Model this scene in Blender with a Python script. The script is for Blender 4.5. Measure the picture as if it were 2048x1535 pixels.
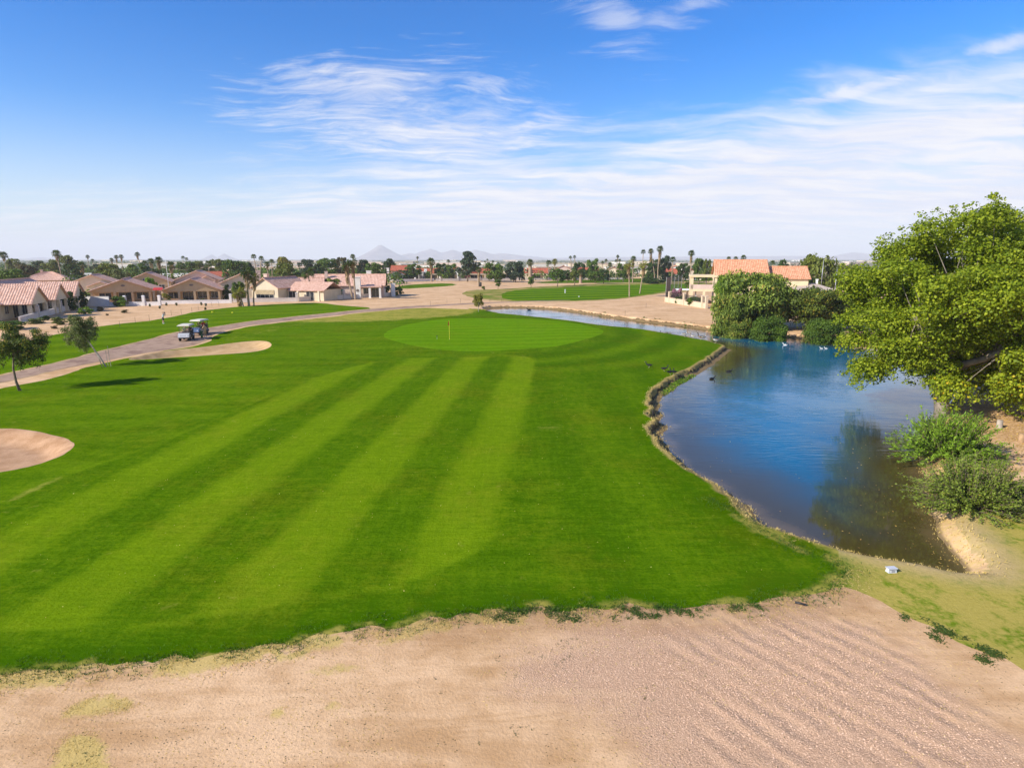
import bpy, bmesh, math, random
import numpy as np
from mathutils import Vector, Matrix
from mathutils.geometry import delaunay_2d_cdt

random.seed(7); RNG = np.random.default_rng(7)
scene = bpy.context.scene
for o in list(bpy.data.objects): bpy.data.objects.remove(o)
COL = scene.collection

# ------------------------------------------------------------------ camera
H = 9.5                                   # drone height over the fairway
FPX, CX, CY, HORIZON = 1200.0, 1024.0, 767.5, 518.0
PITCH = math.atan((CY - HORIZON) / FPX)
cam_d = bpy.data.cameras.new('camera'); cam = bpy.data.objects.new('camera', cam_d); COL.objects.link(cam)
cam.location = (0, 0, H); cam.rotation_euler = (math.pi / 2 - PITCH, 0, 0)
cam_d.sensor_width = 36; cam_d.lens = FPX / 2048 * 36
cam_d.clip_start = 0.2; cam_d.clip_end = 60000
scene.camera = cam

# ------------------------------------------------------------------ light
SUN_EL, SUN_AZ = math.radians(31), math.radians(240)      # azimuth the light comes from, clockwise from +Y
sun_from = Vector((math.sin(SUN_AZ) * math.cos(SUN_EL), math.cos(SUN_AZ) * math.cos(SUN_EL), math.sin(SUN_EL)))
sl = bpy.data.lights.new('sun', 'SUN'); so = bpy.data.objects.new('sun', sl); COL.objects.link(so)
sl.energy = 4.6; sl.angle = math.radians(0.53); sl.color = (1.0, 0.93, 0.82)
so.rotation_euler = (-sun_from).to_track_quat('-Z', 'Y').to_euler()
so.location = (-60, -30, 60)
scene.view_settings.view_transform = 'Standard'; scene.view_settings.look = 'None'
scene.view_settings.gamma = 1; scene.view_settings.use_curve_mapping = False
scene.view_settings.exposure = 0.66
scene.cycles.max_bounces = 6; scene.cycles.diffuse_bounces = 3; scene.cycles.glossy_bounces = 3
scene.cycles.transparent_max_bounces = 8; scene.cycles.volume_bounces = 1
scene.cycles.caustics_reflective = False; scene.cycles.caustics_refractive = False

# ------------------------------------------------------------------ node helpers
class NT:
    def __init__(s, tree): s.t = tree; s.t.nodes.clear()
    def n(s, typ, **kw):
        nd = s.t.nodes.new(typ)
        for k, v in kw.items(): setattr(nd, k, v)
        return nd
    def put(s, sock, v):
        if v is None: return
        if hasattr(v, 'is_output') or hasattr(v, 'links'): s.t.links.new(v, sock)
        else:
            if isinstance(v, (tuple, list)) and len(v) == 3 and sock.type == 'RGBA': v = (*v, 1)
            sock.default_value = v
    def math(s, op, a, b=0.0, c=None, clamp=False):
        nd = s.n('ShaderNodeMath', operation=op, use_clamp=clamp); s.put(nd.inputs[0], a); s.put(nd.inputs[1], b)
        if c is not None: s.put(nd.inputs[2], c)
        return nd.outputs[0]
    def vmath(s, op, a, b=None):
        nd = s.n('ShaderNodeVectorMath', operation=op); s.put(nd.inputs[0], a)
        if b is not None: s.put(nd.inputs[1], b)
        return nd.outputs['Value'] if op in ('DOT_PRODUCT', 'LENGTH') else nd.outputs[0]
    def step(s, x, lo, hi, a=0.0, b=1.0):
        nd = s.n('ShaderNodeMapRange', interpolation_type='SMOOTHSTEP')
        s.put(nd.inputs[0], x); s.put(nd.inputs[1], lo); s.put(nd.inputs[2], hi); s.put(nd.inputs[3], a); s.put(nd.inputs[4], b)
        return nd.outputs[0]
    def mix(s, f, a, b, mode='MIX'):
        nd = s.n('ShaderNodeMix', data_type='RGBA', blend_type=mode, clamp_factor=True)
        s.put(nd.inputs[0], f); s.put(nd.inputs[6], a); s.put(nd.inputs[7], b); return nd.outputs[2]
    def noise(s, vec, scale, detail=3, rough=0.55, dist=0.0):
        nd = s.n('ShaderNodeTexNoise'); s.put(nd.inputs['Vector'], vec); s.put(nd.inputs['Scale'], scale)
        s.put(nd.inputs['Detail'], detail); s.put(nd.inputs['Roughness'], rough); s.put(nd.inputs['Distortion'], dist)
        return nd.outputs[0]
    def vor(s, vec, scale, out=0, feature='F1'):
        nd = s.n('ShaderNodeTexVoronoi', feature=feature); s.put(nd.inputs['Vector'], vec); s.put(nd.inputs['Scale'], scale); return nd.outputs[out]
    def attr(s, name, out='Fac'): return s.n('ShaderNodeAttribute', attribute_name=name).outputs[out]
    def pos(s): return s.n('ShaderNodeNewGeometry').outputs['Position']
    def obj(s): return s.n('ShaderNodeTexCoord').outputs['Object']
    def xyz(s, v):
        nd = s.n('ShaderNodeSeparateXYZ'); s.put(nd.inputs[0], v); return nd.outputs
    def comb(s, x, y, z):
        nd = s.n('ShaderNodeCombineXYZ'); s.put(nd.inputs[0], x); s.put(nd.inputs[1], y); s.put(nd.inputs[2], z); return nd.outputs[0]
    def bump(s, h, strength, dist=0.05, normal=None):
        nd = s.n('ShaderNodeBump'); s.put(nd.inputs['Height'], h); nd.inputs['Strength'].default_value = strength
        nd.inputs['Distance'].default_value = dist
        if normal is not None: s.put(nd.inputs['Normal'], normal)
        return nd.outputs[0]
def new_mat(name):
    m = bpy.data.materials.new(name); m.use_nodes = True; return m, NT(m.node_tree)
def finish(nt, color, rough=0.8, spec=0.3, normal=None, metallic=0.0, translucent=None, ior=None, transmission=0.0):
    p = nt.n('ShaderNodeBsdfPrincipled'); nt.put(p.inputs['Base Color'], color); nt.put(p.inputs['Roughness'], rough)
    p.inputs['Specular IOR Level'].default_value = spec; p.inputs['Metallic'].default_value = metallic
    if ior: p.inputs['IOR'].default_value = ior
    p.inputs['Transmission Weight'].default_value = transmission
    if normal is not None: nt.put(p.inputs['Normal'], normal)
    out = nt.n('ShaderNodeOutputMaterial'); sh = p.outputs[0]
    if translucent:
        tr = nt.n('ShaderNodeBsdfTranslucent'); nt.put(tr.inputs[0], color)
        mx = nt.n('ShaderNodeMixShader'); mx.inputs[0].default_value = translucent
        nt.t.links.new(sh, mx.inputs[1]); nt.t.links.new(tr.outputs[0], mx.inputs[2]); sh = mx.outputs[0]
    nt.t.links.new(sh, out.inputs[0])
MATS = {}
def plain(name, col, rough=0.7, var=0.18, scale=3.0, bump=0.0, spec=0.3, metallic=0.0):
    if name in MATS: return MATS[name]
    m, nt = new_mat(name); p = nt.obj()
    f = nt.noise(p, scale, 4); g = nt.noise(p, scale * 9, 2)
    v = nt.math('ADD', nt.math('MULTIPLY', f, 0.7), nt.math('MULTIPLY', g, 0.3))
    c = nt.mix(nt.step(v, 0.3, 0.7), tuple(x * (1 - var) for x in col), tuple(min(1, x * (1 + var)) for x in col))
    finish(nt, c, rough, spec, nt.bump(g, bump, 0.02) if bump else None, metallic); MATS[name] = m; return m

# ------------------------------------------------------------------ sky
world = bpy.data.worlds.new('World'); scene.world = world; world.use_nodes = True
w = NT(world.node_tree)
SKY_STRENGTH = 0.11
sky = w.n('ShaderNodeTexSky', sky_type='NISHITA', sun_disc=False, sun_elevation=SUN_EL, sun_rotation=SUN_AZ,
          air_density=1.0, dust_density=0.3, ozone_density=3.0, altitude=300)
d = w.n('ShaderNodeTexCoord').outputs['Generated']
dx, dy, dz = w.xyz(d)[:3]
az = w.math('ARCTAN2', dx, dy)                                # 0 straight ahead, + to the right
el = w.math('ARCSINE', dz)
hs = w.n('ShaderNodeHueSaturation'); hs.inputs['Saturation'].default_value = 1.5; hs.inputs['Value'].default_value = 1.12
hs.inputs['Hue'].default_value = 0.513
w.put(hs.inputs['Color'], sky.outputs[0])
blue = hs.outputs[0]
# cirrus on a level sheet high overhead: divide by the height of the ray
den = w.math('ADD', w.math('MAXIMUM', dz, 0.0), 0.09)
sheet = w.comb(w.math('DIVIDE', dx, den), w.math('DIVIDE', dy, den), 0.0)
warp = w.n('ShaderNodeTexNoise'); w.put(warp.inputs['Vector'], sheet); warp.inputs['Scale'].default_value = 1.1; warp.inputs['Detail'].default_value = 3
wv = w.vmath('ADD', sheet, w.vmath('MULTIPLY', w.vmath('SUBTRACT', warp.outputs['Color'], (0.5, 0.5, 0.5)), (0.7, 0.7, 0)))
rotm = w.n('ShaderNodeMapping'); rotm.inputs['Rotation'].default_value = (0, 0, 0.35); rotm.inputs['Scale'].default_value = (0.55, 1.55, 1)
w.put(rotm.inputs['Vector'], wv)
streak = w.noise(rotm.outputs[0], 2.3, 9, 0.62)
soft = w.noise(wv, 0.9, 5, 0.55)
# the bank of cloud: a top edge that climbs to the right and goes on round the sky
edge = w.n('ShaderNodeFloatCurve'); cu = edge.mapping.curves[0]
def azel(px, py):
    x, v = (px - CX) / FPX, (py - CY) / FPX
    dd = Vector((x, math.cos(PITCH) - v * math.sin(PITCH), -math.sin(PITCH) - v * math.cos(PITCH))).normalized()
    return math.atan2(dd.x, dd.y), math.asin(dd.z)
pts = [(-math.pi, 0.10)] + [azel(*q) for q in [(-300, 470), (160, 430), (430, 420), (620, 370), (900, 330), (1180, 300), (1330, 272), (1500, 250), (1660, 215), (1850, 165), (2048, 130)]] + [(1.3, 0.42), (math.pi, 0.30)]
for i, (a, e) in enumerate(pts):
    x, y = (a + math.pi) / (2 * math.pi), e
    if i == 0: cu.points[0].location = (0, y)
    elif i == len(pts) - 1: cu.points[-1].location = (1, y)
    else: cu.points.new(x, y)
edge.mapping.update()
w.put(edge.inputs['Value'], w.math('DIVIDE', w.math('ADD', az, math.pi), 2 * math.pi))
below = w.math('SUBTRACT', edge.outputs[0], el)               # >0 inside the bank
ns = w.math('SUBTRACT', w.math('ADD', w.math('MULTIPLY', streak, 0.6), w.math('MULTIPLY', soft, 0.4)), 0.5)
bank = w.step(w.math('ADD', below, w.math('MULTIPLY', ns, 0.30)), -0.05, 0.07)
def blob(px, py, rx, ry, tilt=0.0):
    a0, e0 = azel(px, py)
    u = w.math('SUBTRACT', az, a0); v = w.math('SUBTRACT', el, e0)
    if tilt: v = w.math('SUBTRACT', v, w.math('MULTIPLY', u, tilt))
    u = w.math('DIVIDE', u, rx / FPX); v = w.math('DIVIDE', v, ry / FPX)
    r = w.math('SQRT', w.math('ADD', w.math('MULTIPLY', u, u), w.math('MULTIPLY', v, v)))
    return w.math('SUBTRACT', 1.0, r)
feath = w.n('ShaderNodeMapping'); feath.inputs['Rotation'].default_value = (0, 0, -0.5); feath.inputs['Scale'].default_value = (1.0, 2.6, 1); w.put(feath.inputs['Vector'], wv)
ns2 = w.math('SUBTRACT', w.noise(feath.outputs[0], 4.5, 8, 0.66), 0.5)
def wisp(b, k, amp=1.0, lo=-0.1, hi=1.15): return w.math('MULTIPLY', w.step(w.math('ADD', b, w.math('ADD', w.math('MULTIPLY', ns, k * .65), w.math('MULTIPLY', ns2, k * .55))), lo, hi), amp)
cl = w.math('MULTIPLY', bank, 0.98)
for b in [wisp(blob(870, 265, 330, 85, -0.03), 3.6, 0.92), wisp(blob(730, 180, 230, 58, 0.16), 4.2, 0.8), wisp(blob(960, 165, 130, 30), 6.0, 0.5),
          wisp(blob(1235, 45, 100, 56, -0.4), 5.5, 0.5), wisp(blob(1350, 25, 130, 30, 0.25), 5.5, 0.38), wisp(blob(2030, 86, 110, 18, 0.1), 3.5, 0.7),
          wisp(blob(1690, 190, 150, 18, 0.12), 3.5, 0.85), wisp(blob(310, 400, 220, 36), 3.0, 0.4)]:
    cl = w.math('MAXIMUM', cl, b)
# texture inside the sheet: thin streaks that let the blue through, brighter ridges
thin = w.step(w.math('ADD', w.math('MULTIPLY', streak, 0.65), w.math('MULTIPLY', soft, 0.35)), 0.33, 0.54, 0.66, 1.0)
cl = w.math('MULTIPLY', cl, thin, clamp=True)
cl = w.math('MULTIPLY', cl, w.step(el, -0.02, 0.06))
ccol = w.mix(w.step(streak, 0.36, 0.66), (4.5, 4.7, 5.5), (5.5, 5.5, 5.7))
bg = w.n('ShaderNodeBackground'); bg.inputs['Strength'].default_value = SKY_STRENGTH
hz = w.step(el, 0.0, 0.22, 0.72, 0.0)                          # dusty pale air low down, all round
low = w.mix(hz, blue, (3.5, 3.85, 4.7))
w.put(bg.inputs['Color'], w.mix(cl, low, ccol))
w.t.links.new(bg.outputs[0], w.n('ShaderNodeOutputWorld').inputs[0])

# ------------------------------------------------------------------ object helpers
def link(name, me, parent=None, **props):
    o = bpy.data.objects.new(name, me); COL.objects.link(o)
    if parent is not None: o.parent = parent
    for k, v in props.items(): o[k] = v
    return o
def thing(name, label, cat, loc=(0, 0, 0), rz=0.0, group=None, scale=None):
    o = bpy.data.objects.new(name, None); COL.objects.link(o); o.empty_display_size = 0.3
    o.location = loc; o.rotation_euler = (0, 0, rz); o['label'] = label; o['category'] = cat
    if group: o['group'] = group
    if scale: o.scale = scale
    return o
def tag(o, label, cat, group=None):
    o['label'] = label; o['category'] = cat
    if group: o['group'] = group
    return o
def mesh_np(name, V, F, mats, midx=None, smooth=False, attrs=None):
    me = bpy.data.meshes.new(name); V = np.asarray(V, np.float32); F = np.asarray(F, np.int32); k = F.shape[1]
    me.vertices.add(len(V)); me.vertices.foreach_set('co', V.ravel())
    me.loops.add(F.size); me.loops.foreach_set('vertex_index', F.ravel())
    me.polygons.add(len(F)); me.polygons.foreach_set('loop_start', np.arange(0, F.size, k, dtype=np.int32))
    for m in (mats if isinstance(mats, (list, tuple)) else [mats]): me.materials.append(m)
    if midx is not None: me.polygons.foreach_set('material_index', np.asarray(midx, np.int32))
    me.polygons.foreach_set('use_smooth', np.full(len(F), smooth))
    for nme, (dom, val) in (attrs or {}).items():
        a = me.attributes.new(nme, 'FLOAT', dom); a.data.foreach_set('value', np.asarray(val, np.float32))
    me.update(); me.validate(); return me
class MB:
    """collects boxes, prisms and tubes; build() links them as one mesh object"""
    def __init__(s): s.v = []; s.f = []; s.m = []; s.mi = 0
    def add(s, vs, fs):
        b = len(s.v); s.v += [tuple(x) for x in vs]; s.f += [tuple(i + b for i in f) for f in fs]; s.m += [s.mi] * len(fs); return s
    def box(s, x0, x1, y0, y1, z0, z1):
        return s.add([(x0, y0, z0), (x1, y0, z0), (x1, y1, z0), (x0, y1, z0), (x0, y0, z1), (x1, y0, z1), (x1, y1, z1), (x0, y1, z1)],
                     [(0, 3, 2, 1), (4, 5, 6, 7), (0, 1, 5, 4), (1, 2, 6, 5), (2, 3, 7, 6), (3, 0, 4, 7)])
    def taper(s, x0, x1, y0, y1, z0, z1, ix, iy=None):
        iy = ix if iy is None else iy
        return s.add([(x0, y0, z0), (x1, y0, z0), (x1, y1, z0), (x0, y1, z0), (x0 + ix, y0 + iy, z1), (x1 - ix, y0 + iy, z1), (x1 - ix, y1 - iy, z1), (x0 + ix, y1 - iy, z1)],
                     [(0, 3, 2, 1), (4, 5, 6, 7), (0, 1, 5, 4), (1, 2, 6, 5), (2, 3, 7, 6), (3, 0, 4, 7)])
    def prism(s, prof, a, b, axis='x'):
        """extrude a closed 2D profile along an axis from a to b"""
        n = len(prof)
        def p(t, q): return (t, q[0], q[1]) if axis == 'x' else ((q[0], t, q[1]) if axis == 'y' else (q[0], q[1], t))
        vs = [p(a, q) for q in prof] + [p(b, q) for q in prof]
        fs = [(i, (i + 1) % n, n + (i + 1) % n, n + i) for i in range(n)] + [tuple(range(n))[::-1], tuple(range(n, 2 * n))]
        return s.add(vs, fs)
    def tube(s, pts, rad, k=8, cap=True):
        pts = [Vector(p) for p in pts]; rad = rad if isinstance(rad, (list, tuple)) else [rad] * len(pts)
        vs = []; ref = None
        for i, p in enumerate(pts):
            t = (pts[min(i + 1, len(pts) - 1)] - pts[max(i - 1, 0)]).normalized()
            if ref is None: ref = Vector((1, 0, 0)) if abs(t.x) < 0.8 else Vector((0, 1, 0))
            u = (ref - t * ref.dot(t)).normalized(); w_ = t.cross(u); ref = u
            for j in range(k):
                a = 2 * math.pi * j / k; vs.append(p + (u * math.cos(a) + w_ * math.sin(a)) * rad[i])
        fs = [(i * k + j, i * k + (j + 1) % k, (i + 1) * k + (j + 1) % k, (i + 1) * k + j) for i in range(len(pts) - 1) for j in range(k)]
        if cap: fs += [tuple(range(k))[::-1], tuple(range((len(pts) - 1) * k, len(pts) * k))]
        return s.add(vs, fs)
    def lathe(s, prof, k=12, c=(0, 0, 0), sx=1, sy=1):
        vs = [(c[0] + r * sx * math.cos(2 * math.pi * j / k), c[1] + r * sy * math.sin(2 * math.pi * j / k), c[2] + z) for r, z in prof for j in range(k)]
        n = len(prof)
        fs = [(i * k + j, i * k + (j + 1) % k, (i + 1) * k + (j + 1) % k, (i + 1) * k + j) for i in range(n - 1) for j in range(k)]
        fs += [tuple(range(k))[::-1], tuple(range((n - 1) * k, n * k))]
        return s.add(vs, fs)
    def mesh(s, name, mats, smooth=False):
        me = bpy.data.meshes.new(name); me.from_pydata(s.v, [], s.f)
        for m in (mats if isinstance(mats, (list, tuple)) else [mats]): me.materials.append(m)
        me.polygons.foreach_set('material_index', s.m); me.polygons.foreach_set('use_smooth', [smooth] * len(s.f))
        me.update(); return me
    def build(s, name, mats, parent=None, smooth=False, **props): return link(name, s.mesh(name, mats, smooth), parent, **props)

# ------------------------------------------------------------------ layout: photograph pixels -> points on the ground
def G(px, py, z=0.0):
    x, v = (px - CX) / FPX, (py - CY) / FPX
    t = (z - H) / (-math.sin(PITCH) - v * math.cos(PITCH))
    return (x * t, (math.cos(PITCH) - v * math.sin(PITCH)) * t)
def Yof(py, z=0.0): return G(CX, py, z)[1]
def Xof(px, y, z=0.0): return (px - CX) / FPX * (y * math.cos(PITCH) + (H - z) * math.sin(PITCH))
def Zat(py, y):                       # height that shows at pixel row py at forward distance y
    v = (py - CY) / FPX
    return H + y * (-math.sin(PITCH) - v * math.cos(PITCH)) / (math.cos(PITCH) - v * math.sin(PITCH))
def poly(pix, z=0.0): return np.array([G(a, b, z) for a, b in pix])
def resample(P, c=0.010, lo=0.15, jit=0.0, closed=True):
    P = np.asarray(P, float); out = []; n = len(P)
    for i in range(n if closed else n - 1):
        a, b = P[i], P[(i + 1) % n]; L = np.linalg.norm(b - a)
        s = max(lo, c * np.linalg.norm((a + b) / 2)); k = max(1, int(L / s))
        for j in range(k): out.append(a + (b - a) * j / k)
    return np.array(out)
def smooth_closed(P, it=2):
    for _ in range(it):
        Q = np.empty((len(P) * 2, 2)); R = np.roll(P, -1, 0); Q[0::2] = P * .75 + R * .25; Q[1::2] = P * .25 + R * .75; P = Q
    return P
def jagged(P, amp):                   # a ragged natural edge
    d_ = np.roll(P, -1, 0) - np.roll(P, 1, 0); nrm = np.stack([-d_[:, 1], d_[:, 0]], 1); nrm /= np.linalg.norm(nrm, axis=1, keepdims=True) + 1e-9
    k = RNG.normal(0, 1, len(P)); k = (k + np.roll(k, 1) + np.roll(k, -1) * .5) / 2
    return P + nrm * (k * amp)[:, None]
def sdist(Q, P, reach=14.0):
    """signed distance of points Q to closed polygon P, positive inside (far outside the box: distance to the box)"""
    Q = np.asarray(Q, float); lo, hi = P.min(0), P.max(0)
    bx = np.maximum(np.maximum(lo - Q, Q - hi), 0); out = -np.hypot(bx[:, 0], bx[:, 1])
    sel = np.where(out > -reach)[0]
    for s0 in range(0, len(sel), 20000):
        idx = sel[s0:s0 + 20000]; q = Q[idx]; best = np.full(len(q), 1e18); ins = np.zeros(len(q), bool)
        for a, b in zip(P, np.roll(P, -1, 0)):
            e = b - a; L = e @ e
            if L < 1e-12: continue
            wx, wy = q[:, 0] - a[0], q[:, 1] - a[1]; t = np.clip((wx * e[0] + wy * e[1]) / L, 0, 1)
            best = np.minimum(best, (wx - t * e[0]) ** 2 + (wy - t * e[1]) ** 2)
            c = (a[1] > q[:, 1]) != (b[1] > q[:, 1])
            if c.any(): ins ^= c & (q[:, 0] < a[0] + wy / (b[1] - a[1] + 1e-18) * e[0])
        r = np.sqrt(best); out[idx] = np.where(ins, r, -r)
    return out
def contains(Q, P):
    Q = np.asarray(Q, float); lo, hi = P.min(0), P.max(0)
    sel = np.where(((Q > lo) & (Q < hi)).all(1))[0]; q = Q[sel]; ins = np.zeros(len(q), bool)
    for a, b in zip(P, np.roll(P, -1, 0)):
        c = (a[1] > q[:, 1]) != (b[1] > q[:, 1])
        k = np.where(c)[0]
        if len(k): ins[k] ^= q[k, 0] < a[0] + (q[k, 1] - a[1]) / (b[1] - a[1] + 1e-18) * (b[0] - a[0])
    out = np.zeros(len(Q), bool); out[sel] = ins; return out
def sstep(x, a, b): t = np.clip((x - a) / (b - a), 0, 1); return t * t * (3 - 2 * t)
def vnoise(x, y, seed=0):             # smooth value noise
    xi, yi = np.floor(x).astype(int), np.floor(y).astype(int); fx, fy = x - xi, y - yi
    def h_(a, b): n_ = np.sin(a * 127.1 + b * 311.7 + seed * 74.7) * 43758.5453; return n_ - np.floor(n_)
    fx, fy = fx * fx * (3 - 2 * fx), fy * fy * (3 - 2 * fy)
    return (h_(xi, yi) * (1 - fx) + h_(xi + 1, yi) * fx) * (1 - fy) + (h_(xi, yi + 1) * (1 - fx) + h_(xi + 1, yi + 1) * fx) * fy

WL = -0.5                             # water level
POND_PX = [(966, 619), (990, 615), (1040, 615), (1100, 618), (1150, 624), (1200, 632), (1240, 638), (1290, 644), (1340, 650), (1390, 656), (1425, 662),
           (1470, 667), (1500, 671), (1560, 674), (1620, 679), (1680, 686), (1760, 694), (1850, 705), (1940, 722), (1945, 750), (1915, 790), (1885, 825), (1858, 860), (1835, 895),
           (1840, 930), (1856, 965), (1864, 1000), (1856, 1028), (1880, 1045), (1876, 1060), (1888, 1085), (1915, 1112), (1941, 1139), (1936, 1147),
           (1900, 1148), (1850, 1141), (1800, 1128), (1750, 1119), (1700, 1106), (1640, 1093), (1600, 1081), (1552, 1057), (1545, 1062), (1520, 1042), (1490, 1017), (1462, 988), (1430, 967),
           (1385, 942), (1350, 912), (1326, 884), (1318, 872), (1336, 860), (1334, 850), (1318, 842), (1330, 832), (1316, 822), (1322, 808), (1320, 796), (1338, 782), (1360, 766), (1392, 750), (1420, 735), (1442, 716),
           (1466, 699)]
HIDDEN_PX = [(1452, 691), (1440, 686), (1400, 677), (1340, 667), (1280, 657), (1200, 650), (1150, 642), (1100, 636), (1040, 630), (1000, 626), (980, 622.5)]      # shore behind the grass lip
POND = np.concatenate([poly(POND_PX, WL), poly(HIDDEN_PX) + [.45, .75]])
POND = jagged(resample(smooth_closed(POND, 1), 0.008, 0.25), 0.09)
TURF_PX = [(-260, 1420), (-60, 1362), (0, 1345), (120, 1336), (200, 1326), (300, 1314), (420, 1304), (540, 1286), (640, 1270), (700, 1262), (800, 1244), (880, 1232), (940, 1221), (1000, 1214), (1060, 1218),
           (1150, 1213), (1240, 1215), (1330, 1212), (1400, 1211), (1450, 1207), (1500, 1202), (1560, 1191), (1620, 1182), (1655, 1174), (1690, 1140), (1672, 1124), (1640, 1113), (1600, 1101), (1540, 1071),
           (1480, 1032), (1430, 998), (1380, 975), (1335, 936), (1303, 895), (1284, 868), (1285, 850), (1298, 830), (1290, 815), (1294, 794), (1320, 774), (1350, 757), (1390, 739), (1420, 720),
           (1444, 702), (1450, 692), (1438, 686), (1400, 677), (1340, 667), (1280, 657), (1200, 650), (1150, 642), (1100, 636), (1040, 630), (985, 625), (950, 619), (900, 616), (830, 615), (765, 621),
           (700, 628), (620, 637), (520, 652), (430, 669), (420, 682), (300, 706), (180, 731), (110, 753), (0, 776), (-150, 805), (-400, 850)]
LAWN_PX = [(-400, 815), (-150, 780), (0, 748), (100, 728), (200, 700), (300, 676), (370, 662), (430, 655), (500, 643), (600, 631), (700, 622), (752, 616), (690, 612), (640, 605), (590, 606), (520, 610),
           (460, 615), (400, 622), (320, 641), (215, 652), (150, 665), (100, 672), (0, 695), (-150, 730), (-400, 780)]
PATH_PX = [(-400, 830), (-150, 792), (0, 766), (60, 752), (120, 738), (200, 723), (300, 703), (418, 681), (427, 668), (520, 650), (620, 635), (700, 627), (765, 620), (830, 614.5), (900, 610.5), (980, 607), (1060, 603), (1140, 601),
           (1140, 600), (1060, 601.5), (980, 604.5), (900, 607.5), (830, 611), (752, 616.5), (700, 622.5), (600, 631.5), (500, 643.5), (430, 655.5), (370, 662.5), (300, 676.5), (200, 700.5), (100, 728.5), (0, 749), (-150, 781), (-400, 816)]
GREEN_PX = [(762, 678), (780, 660), (820, 648), (880, 640), (950, 637), (1030, 637), (1100, 640), (1160, 648), (1200, 657), (1210, 665), (1195, 675), (1150, 688), (1100, 697), (1040, 704), (980, 707), (900, 706), (840, 700), (790, 690)]
BUNK1_PX = [(246, 719), (300, 705), (340, 698), (400, 692), (450, 686), (500, 682), (530, 682), (546, 688), (540, 697), (510, 705), (450, 709), (400, 712), (330, 715), (280, 719)]
BUNK2_PX = [(-120, 866), (0, 862), (60, 864), (110, 874), (152, 888), (142, 905), (100, 925), (50, 938), (0, 947), (-120, 962)]
FAR_PX = [(1003, 600), (1004, 585), (1040, 579), (1120, 575), (1200, 571), (1300, 568.5), (1400, 568), (1520, 572), (1520, 577), (1340, 580), (1300, 588), (1250, 595), (1180, 600), (1100, 602)]
DRY_PX = [(922, 589), (935, 580), (1005, 578), (1060, 574), (1200, 567), (1330, 564), (1520, 566), (1530, 580), (1345, 583), (1300, 590), (1250, 597), (1180, 602), (1100, 603.5), (1003, 602), (960, 598)]
STRIP_PX = [(788, 574), (830, 568), (900, 566), (917, 570), (870, 574), (800, 578)]
BACK_PX = [(1060, 566.5), (1100, 562), (1150, 560), (1300, 556), (1440, 556), (1440, 562), (1300, 564.5), (1150, 566)]
BANK_PX = [(1692, 1122), (1655, 1176), (1700, 1172), (1760, 1194), (1800, 1224), (1850, 1245), (1900, 1274), (1960, 1302), (2048, 1334), (2150, 1372), (2330, 1340), (2400, 1010), (2150, 985), (2048, 1000), (1990, 1016), (1930, 1030),
           (1905, 1045), (1902, 1066), (1920, 1095), (1950, 1118), (1972, 1142), (1950, 1160), (1880, 1160), (1800, 1147), (1740, 1131)]
FAIR_PX = [(-300, 1085), (0, 1003), (110, 957), (330, 888), (600, 768), (760, 722), (860, 716), (960, 716), (1050, 714), (1072, 720), (1066, 742), (1050, 830), (1030, 930), (1008, 1030), (990, 1075), (940, 1113), (880, 1138), (820, 1160), (700, 1183), (560, 1212),
           (400, 1235), (250, 1252), (100, 1260), (-60, 1262), (-300, 1330)]
REG = {}
for nm, px_, j, sm in [('turf', TURF_PX, .15, 1), ('lawn', LAWN_PX, .10, 1), ('path', PATH_PX, .05, 1), ('green', GREEN_PX, .02, 2), ('bunker1', BUNK1_PX, .05, 2), ('bunker2', BUNK2_PX, .05, 2),
                       ('far', FAR_PX, .08, 1), ('dry', DRY_PX, .25, 1), ('strip', STRIP_PX, .2, 1), ('back', BACK_PX, .2, 1), ('bank', BANK_PX, .12, 1)]:
    REG[nm] = jagged(resample(smooth_closed(poly(px_), sm), 0.010, 0.2), j)
FAIR = smooth_closed(poly(FAIR_PX), 2)
LITE = {k: P[::max(1, len(P) // 70)] for k, P in REG.items()}
POND_L = POND[::2]

def hgt(X, Y, dp=None):
    X = np.atleast_1d(np.asarray(X, float)); Y = np.atleast_1d(np.asarray(Y, float)); Q = np.stack([X, Y], 1)
    r = np.hypot(X, Y)
    z = 0.42 * (vnoise(X / 17 + 5, Y / 17, 3) - .5) + 0.16 * (vnoise(X / 6, Y / 6, 4) - .5)
    z *= sstep(r, 16, 34) * (1 - sstep(r, 110, 150))
    if dp is None: dp = -sdist(Q, POND_L)                       # distance outside the shoreline
    z *= sstep(dp, 0.5, 6)
    g = sdist(Q, LITE['green']); z += 0.30 * sstep(g, -5, 1.0) * sstep(dp, 1, 7)
    for b in ('bunker1', 'bunker2'):
        s = sdist(Q, LITE[b]); z += np.where(s > 0, 0.10 - 0.5 * sstep(s, 0, 1.3), 0.10 * sstep(s, -1.8, 0))
    # bank: mud shelf, undercut-like step, turf lip
    jit = 0.22 * (vnoise(X * 1.3, Y * 1.3, 9) - .5)
    dd = np.maximum(dp + jit * sstep(np.abs(dp), 0, .3), 0) if True else dp
    up = 0.12 * np.clip(dd / 0.5, 0, 1) + 0.38 * sstep(dd, 0.52, 0.70)
    gentle = (1 - sstep(Y, 24, 31)) * sstep(X, 3, 7); up = up * (1 - gentle) + gentle * .5 * sstep(dd, -.05, 1.0)
    low = WL - np.clip(-dp * 0.35, 0, 1.3)
    return np.where(dp <= 0, low, (z if True else 0) * sstep(dd, .6, 3) + WL + up)
def gz(x, y): return float(hgt([x], [y])[0])
def P3(px, py):
    z = 0.0
    for _ in range(5):
        x, y = G(px, py, z); z = gz(x, y)
    return Vector((x, y, z))

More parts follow.
